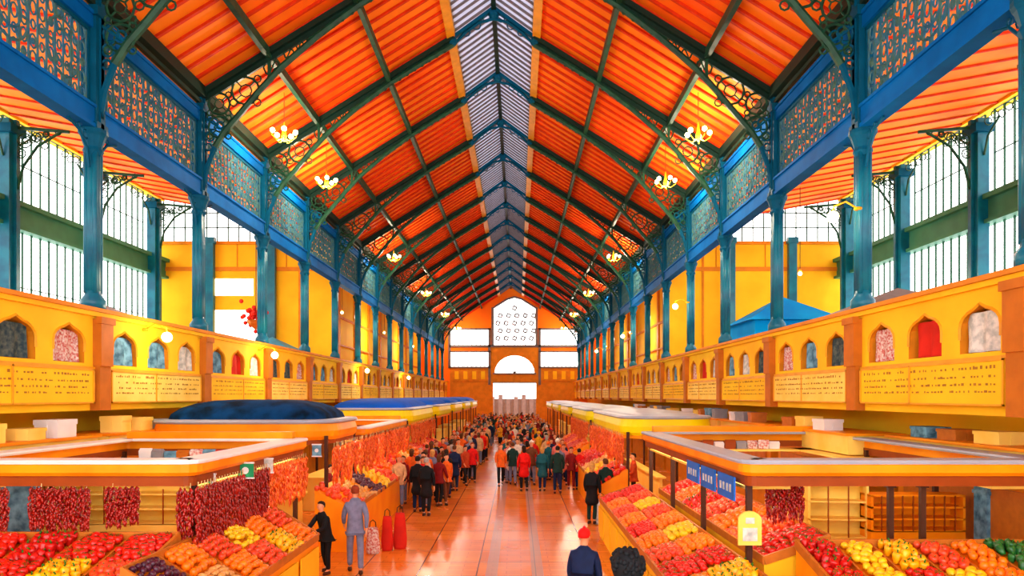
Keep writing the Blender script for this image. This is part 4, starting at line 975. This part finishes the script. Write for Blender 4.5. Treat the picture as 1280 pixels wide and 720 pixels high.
# ------------------------------------------------------------------ people
def skin(name, verts, edges, radii, root, sub=1):
    me = bpy.data.meshes.new(name); me.from_pydata([tuple(v) for v in verts], edges, []); o = bpy.data.objects.new(name + '_tmp', me); COL.objects.link(o)
    m = o.modifiers.new('s', 'SKIN'); m.use_smooth_shade = True
    for i, r in enumerate(radii):
        sv = me.skin_vertices[0].data[i]; sv.radius = r if isinstance(r, tuple) else (r, r); sv.use_root = (i == root)
    if sub: m2 = o.modifiers.new('u', 'SUBSURF'); m2.levels = sub; m2.render_levels = sub
    bpy.context.view_layer.update(); dg = bpy.context.evaluated_depsgraph_get()
    out = bpy.data.meshes.new_from_object(o.evaluated_get(dg)); out.name = name; bpy.data.objects.remove(o); return out
def make_pose(stride=0, armL=0, armR=0, bendL=.25, bendR=.25, lean=0, long=False):
    """all facing -y. arm swing angle forward in radians, bend at the elbow"""
    V = []; E = []; R = []
    def v(p, r, par=None):
        V.append(Vector(p)); R.append(r); i = len(V) - 1
        if par is not None: E.append((par, i))
        return i
    ly = -lean
    pel = v((0, 0, .94), (.1, .075)); sp = v((0, ly * .3, 1.1), (.1, .07), pel); chs = v((0, ly * .7, 1.28), (.105, .07), sp); nb = v((0, ly, 1.42), (.055, .045), chs)
    nk = v((0, ly - .01, 1.49), .054, nb); ch = v((0, ly - .03, 1.54), (.06, .066), nk); md = v((0, ly - .025, 1.6), (.08, .092), ch); br = v((0, ly - .015, 1.655), (.08, .096), md); cr = v((0, ly - .01, 1.705), (.05, .064), br)
    J = {}
    for s in (-1, 1):
        f = stride * s
        hip = v((s * .09, 0, .88), (.066, .066), pel); kn = v((s * .1, -.25 * f - .02, .49), .058, hip); an = v((s * .1, -.42 * f + (.05 if f < 0 else 0) + .02, .1 + (.03 if f < 0 else 0)), .036, kn); to = v((s * .11, -.42 * f - .1, .045), (.035, .025), an)
        J['hip', s], J['kn', s], J['an', s] = V[hip].copy(), V[kn].copy(), V[an].copy()
        sw = armL if s < 0 else armR; bd = bendL if s < 0 else bendR
        sh = v((s * .17, ly, 1.365), .042, chs); el = v((s * .225, ly - .27 * math.sin(sw), 1.375 - .28 * math.cos(sw)), .04, sh)
        a2 = sw + bd; wr = v((s * .225 - s * .03 * bd, V[el].y - .25 * math.sin(a2), V[el].z - .25 * math.cos(a2)), (.026, .022), el)
        dr = (V[wr] - V[el]).normalized(); side = Vector((s * 0, 1, 0)) if abs(dr.z) > .7 else Vector((0, 0, 1)); side = (side - dr * side.dot(dr)).normalized(); inn = Vector((-s, 0, 0))
        pa = v(V[wr] + dr * .05, (.034, .018), wr)
        for q, ln in ((-1.5, .062), (-.5, .076), (.5, .08), (1.5, .07)):
            k = v(V[pa] + dr * .04 - side * .016 * q, .0095, pa); k2 = v(V[k] + dr * ln * .5 + inn * .008, .0088, k); v(V[k2] + dr * ln * .4 + inn * .02, .007, k2)
        th = v(V[wr] + dr * .035 - side * .035 + inn * .008, .012, wr); v(V[th] + dr * .035 - side * .012 + inn * .014, .0095, th)
        J['sh', s], J['el', s], J['wr', s] = V[sh].copy(), V[el].copy(), V[wr].copy()
    body = skin('body', V, E, R, 0, 1)
    # face details joined into the body mesh: nose, ears, eyes, mouth
    fb = MB(); y = ly - .12
    fb.lathe([(.016, -.02), (.013, 0), (.007, .03)], (0, y - .0, 1.6), n=6)
    for s in (-1, 1): fb.ball((s * .076, ly - .01, 1.61), (.012, .022, .032), 6, 5)
    for s in (-1, 1): fb.ball((s * .03, y + .012, 1.622), (.011, .008, .007), 6, 4, 1)
    fb.ball((0, y + .016, 1.565), (.024, .008, .006), 6, 4, 2)
    import bmesh
    bm = bmesh.new(); bm.from_mesh(body)
    for vs_, mi in ((fb, None),):
        vv = [bm.verts.new(p) for p in vs_.v]
        for fc, m_ in zip(vs_.f, vs_.m):
            try: f_ = bm.faces.new([vv[i] for i in fc]); f_.material_index = m_; f_.smooth = True
            except ValueError: pass
    bm.to_mesh(body); bm.free(); body.materials.clear()
    for m_ in ('skin', 'dark_brown', 'cloth_red'): body.materials.append(M[m_])
    # coat
    V = []; E = []; R = []
    if long: b = v((0, .01, .5), (.25, .22)); w_ = v((0, .01, .72), (.225, .19), b); a = v((0, 0, .95), (.175, .14), w_)
    else: b = v((0, .0, .8), (.2, .17)); a = v((0, 0, .93), (.18, .145), b)
    c1 = v((0, ly * .3, 1.1), (.155, .12), a); c2 = v((0, ly * .7, 1.3), (.17, .13), c1); c3 = v((0, ly, 1.43), (.115, .09), c2); v((0, ly - .008, 1.505), (.072, .072), c3)
    for s in (-1, 1):
        sh = v(J['sh', s] + Vector((0, 0, -.005)), .07, c2); el = v(J['el', s], .058, sh); v(J['el', s].lerp(J['wr', s], .92), .042, el)
    coat = skin('coat', V, E, R, 2 if long else 1, 1)
    V = []; E = []; R = []
    pe = v((0, 0, .94), (.105, .082))
    for s in (-1, 1):
        h = v(J['hip', s] + Vector((0, 0, -.04)), (.085, .09), pe); k = v(J['kn', s], .072, h); v(J['an', s] + Vector((0, 0, .0)), .058, k)
    tr = skin('trousers', V, E, R, 0, 1)
    shm = []
    for s in (-1, 1):
        sh = MB(); A = J['an', s]; sh.lathe([(.04, -.0), (.046, .015), (.046, .045), (.032, .08)], (A.x, A.y - .05, max(A.z - .1, 0)), n=10, sx=1, sy=2.6); shm.append(sh.mesh('shoe', M['dark_brown'], True))
    return dict(body=body, coat=coat, trousers=tr, shoes=shm, ly=ly)
def hairmesh(kind):
    mb = MB(); n = 14; m = 7; fl, bl = {'short': (.035, -.075), 'long': (.04, -.19), 'beanie': (.02, -.045), 'fur': (.0, -.09)}[kind]
    k_ = {'short': 1.02, 'long': 1.06, 'beanie': 1.14, 'fur': 1.45}[kind]; rx, ry, rz = .084 * k_, .103 * k_, .085 * k_
    vs = []; fs = []
    for i in range(m):
        for k in range(n):
            t = 2 * PI * k / n; back = (1 + math.sin(t)) / 2; back = min(1, max(0, (back - .42) * 3)); low = fl + (bl - fl) * back
            u = i / (m - 1); z = low + (rz - low) * u; q = math.sqrt(max(0, 1 - (max(z, 0) / rz) ** 2)) if z > 0 else 1 - .3 * (z / .2) ** 2
            vs.append((rx * q * math.cos(t), ry * q * math.sin(t), z))
    for i in range(m - 1):
        for k in range(n): fs.append((i * n + k, i * n + (k + 1) % n, (i + 1) * n + (k + 1) % n, (i + 1) * n + k))
    fs.append(tuple(range(n - 1, -1, -1))); mb.add(vs, fs)
    if kind == 'beanie': mb.ball((0, 0, rz), .025, 7, 5)
    if kind == 'fur':
        for k in range(80):
            a = rp.uniform(0, 6.28); zz = rp.uniform(-.03, .11); q = math.sqrt(max(0, 1 - (max(zz, 0) / rz) ** 2)); mb.ball((rx * q * math.cos(a), ry * q * math.sin(a), zz), .022, 5, 4)
    return mb.mesh({'short': 'hair', 'long': 'hair', 'beanie': 'hat', 'fur': 'hat'}[kind], M['dark_brown'], True)
HM = {k: hairmesh(k) for k in ('short', 'long', 'beanie', 'fur')}
PO = [('standing', make_pose(.08, .1, .1)), ('standing with one arm raised in front', make_pose(.1, .3, .5, .3, 1.3)), ('walking', make_pose(.55, -.35, .35, .3, .4)), ('walking', make_pose(-.6, .4, -.35, .4, .2)),
      ('standing', make_pose(.05, .25, .2, 1.2, .9)), ('standing', make_pose(.1, .05, .15, .2, .3, long=True)), ('walking', make_pose(.4, .3, -.25, .3, .3, long=True)), ('leaning forward', make_pose(.1, .6, .5, .7, .9, lean=.14))]
CC = {'black': (22, 24, 28), 'dark navy': (20, 36, 74), 'dark green': (24, 56, 50), 'red': (226, 22, 18), 'maroon': (130, 24, 26), 'orange': (238, 104, 26), 'mustard': (232, 168, 30), 'beige': (224, 178, 126), 'grey blue': (124, 130, 160), 'white': (232, 224, 214), 'brown': (112, 62, 36), 'rust': (190, 66, 26), 'teal': (20, 92, 104), 'pink': (228, 120, 110)}
for k, c in CC.items(): mat('wear_' + k.replace(' ', '_'), c, .75, scale=10, var=.25)
for k, c in {'dark': (40, 26, 20), 'brown': (96, 56, 28), 'fair': (214, 160, 84), 'grey': (176, 168, 160), 'auburn': (150, 60, 28)}.items(): mat('hair_' + k, c, .7, scale=20, var=.3)
W = lambda c: M['wear_' + c.replace(' ', '_')]
def person(x, y, rz, pose, coat, trou, hair, hk, label, group=None, h=1.72, z=0, shoes=True):
    pn, P = PO[pose]; t = empty('person', (x, y, z), label, 'person', group, rz=rz); sc = h / 1.75; t.scale = (sc * .98, sc * .98, sc)
    def add(nm, me, m=None, loc=None):
        o = bpy.data.objects.new(nm, me); COL.objects.link(o); o.parent = t
        if m:
            if not me.materials: me.materials.append(m)
            o.material_slots[0].link = 'OBJECT'; o.material_slots[0].material = m
        if loc: o.location = loc
        return o
    add('body', P['body']); add('coat', P['coat'], W(coat)); add('trousers', P['trousers'], W(trou))
    if shoes:
        for m_ in P['shoes']: add('shoe', m_)
    hm = M['hair_' + hair] if hk in ('short', 'long') else W(hair)
    add('hair' if hk in ('short', 'long') else 'hat', HM[hk], hm, (0, P['ly'] - .014, 1.652))
def feet(px, py): D = F * CZ / (py - 495); return CX + (px - 647) * D / F, D
def pp(px, py, rz, *a, **k): x, y = feet(px, py); person(x, y, rz, *a, **k)
pp(444, 716, PI + .25, 2, 'grey blue', 'grey blue', 'auburn', 'short', 'person in grey blue jacket and trousers walking beside the left display', h=1.8)
person(1.78, 10.3, PI - .3, 5, 'dark navy', 'black', 'red', 'beanie', 'person in navy coat and red hat seen from behind beside the right display', h=1.72)
person(1.64, 5.3, PI, 5, 'black', 'black', 'black', 'fur', 'person in a big black fur hat at the bottom edge of the photo', h=1.75, z=.7)
person(-3.05, 14.6, -.6, 7, 'black', 'black', 'dark', 'short', 'dark dressed person bending over the floor beyond the left display end', h=1.5)
pp(522, 640, PI, 5, 'black', 'dark navy', 'dark', 'short', 'leftmost person of the dark coated pair at the left stall', h=1.76)
pp(498, 634, PI + .2, 5, 'dark green', 'black', 'brown', 'long', 'person in long dark green coat left of the dark coated pair', h=1.66)
pp(533, 645, PI - .2, 5, 'black', 'black', 'grey', 'short', 'rightmost person of the dark coated pair at the left stall', h=1.78)
pp(552, 612, .3, 4, 'maroon', 'dark navy', 'dark', 'long', 'person in maroon jacket right of the dark coated pair', h=1.68)
pp(568, 614, PI, 5, 'dark navy', 'dark navy', 'brown', 'short', 'person in long navy coat at the edge of the left crowd', h=1.76)
pp(586, 572, .2, 6, 'dark navy', 'black', 'brown', 'short', 'person in navy coat walking down the empty lane of the aisle', h=1.74)
pp(655, 614, PI + .2, 5, 'red', 'black', 'dark', 'long', 'person in long bright red coat in the middle of the aisle', h=1.74)
pp(641, 606, PI, 2, 'dark green', 'grey blue', 'brown', 'short', 'person in dark green jacket left of the long red coat', h=1.74)
pp(678, 614, PI - .2, 5, 'teal', 'dark navy', 'fair', 'long', 'person in long teal coat right of the long red coat', h=1.7)
pp(697, 617, PI, 0, 'dark green', 'dark navy', 'dark', 'short', 'person in dark green jacket right of the teal coat', h=1.78)
pp(714, 612, 0, 4, 'maroon', 'maroon', 'brown', 'long', 'person in maroon jacket and trousers on the right of the aisle', h=1.66)
pp(724, 612, PI, 0, 'red', 'dark navy', 'dark', 'short', 'person in short red jacket right of the maroon clothes', h=1.6)
pp(740, 655, PI - .4, 5, 'black', 'dark green', 'fair', 'long', 'person in long black coat with fair hair at the right display corner', h=1.74)
pp(757, 648, PI + .3, 5, 'dark green', 'black', 'brown', 'short', 'person in long dark green coat beside the right display corner', h=1.78)
pp(770, 640, -.6, 0, 'black', 'brown', 'brown', 'short', 'person in black jacket against the first right yellow stall', h=1.7)
pp(626, 607, .1, 3, 'orange', 'black', 'auburn', 'short', 'person in orange jacket at the left edge of the middle crowd', h=1.7)
# vendors behind the counters
for (x, y, c, sdn, wh) in ((-4.3, 12.0, 'orange', 'left', 'behind the hanging pepper strings'), (5.0, 15.6, 'black', 'right', 'inside the near right stall'), (-4.4, 20, 'maroon', 'left', 'inside the navy roofed stall'), (4.7, 24, 'rust', 'right', 'inside the first yellow banded stall'), (-4.4, 24.5, 'white', 'left', 'at the far end inside the navy roofed stall')):
    person(x, y, -PI / 2 if x > 0 else PI / 2, 4, c, 'black', 'dark', 'short', 'vendor in %s jacket standing %s' % (c, wh), h=1.72, shoes=False)
# the crowd
rc = random.Random(4); used = {}
pts = []
def ok(x, y, d): return all((x - a) ** 2 + (y - b) ** 2 > d * d for a, b in pts)
tries = 0; crowd = []
while len(crowd) < 285 and tries < 60000:
    tries += 1; y = 23 + (82 - 23) * rc.random() ** 1.7; x = rc.uniform(-3.2, 3.2)
    if y < 28 and x > -1.4: continue
    if y < 28.5 and -1.2 < x < 1.9: continue
    if y < 50 and -1.0 < x < .25: continue
    if 28 < y < 60 and x < -2.85 or x > 2.95: continue
    if not ok(x, y, .46 if y < 45 else .55): continue
    pts.append((x, y)); crowd.append((y, x))
crowd.sort()
cols = ['black', 'dark navy', 'dark green', 'red', 'maroon', 'orange', 'mustard', 'beige', 'rust', 'white', 'brown', 'red', 'orange', 'pink', 'beige', 'maroon', 'grey blue', 'teal']
for y, x in crowd:
    c = rc.choice(cols); tr = rc.choice(['black', 'dark navy', 'brown', 'grey blue']); hr = rc.choice(['dark', 'brown', 'fair', 'grey', 'auburn', 'brown']); hk = rc.choice(['short', 'long', 'short', 'long', 'beanie'])
    if hk == 'beanie': hr = rc.choice(['red', 'orange', 'black', 'white', 'mustard'])
    po = rc.randrange(0, 7); pn = PO[po][0].split(' ')[0]; away = rc.random() < .5
    xs = 'left' if x < -1 else ('middle' if x < 1.2 else 'right'); ys = 'near part' if y < 38 else ('middle part' if y < 52 else ('far part' if y < 68 else 'doorway end'))
    lb = '%s person, %s coat, %s %s, %s %s of the crowd' % (pn, c, hr, 'hat' if hk == 'beanie' else hk + ' hair', xs, ys)
    person(x, y, (PI if away else 0) + rc.uniform(-.6, .6), po, c, tr, hr, hk, lb, 'shoppers in the aisle crowd', rc.uniform(1.6, 1.84), shoes=y < 45)

for o_ in COL.objects:
    if o_.get('label') and len(o_['label'].split()) > 16: print('LONG', o_['label'])


# ------------------------------------------------------------------ camera, world
cam = bpy.data.cameras.new('camera'); co = bpy.data.objects.new('camera', cam); COL.objects.link(co)
co.location = (CX, 0, CZ); co.rotation_euler = (PI / 2, 0, 0); cam.sensor_width = 36; cam.lens = F / 1280 * 36
cam.shift_x = -7 / 1280; cam.shift_y = 135 / 1280; cam.clip_end = 400; SC.camera = co
w = bpy.data.worlds.new('world'); SC.world = w; w.use_nodes = True
bg = w.node_tree.nodes['Background']; bg.inputs['Color'].default_value = (1, .985, .96, 1); bg.inputs['Strength'].default_value = 3.2
SC.view_settings.view_transform = 'Standard'; SC.view_settings.look = 'None'; SC.view_settings.gamma = 1; SC.view_settings.use_curve_mapping = False
SC.view_settings.exposure = .6
SC.cycles.max_bounces = 7; SC.cycles.diffuse_bounces = 4; SC.cycles.glossy_bounces = 3; SC.cycles.transparent_max_bounces = 12
SC.cycles.use_denoising = True; SC.cycles.sample_clamp_indirect = 8; SC.cycles.caustics_reflective = False; SC.cycles.caustics_refractive = False
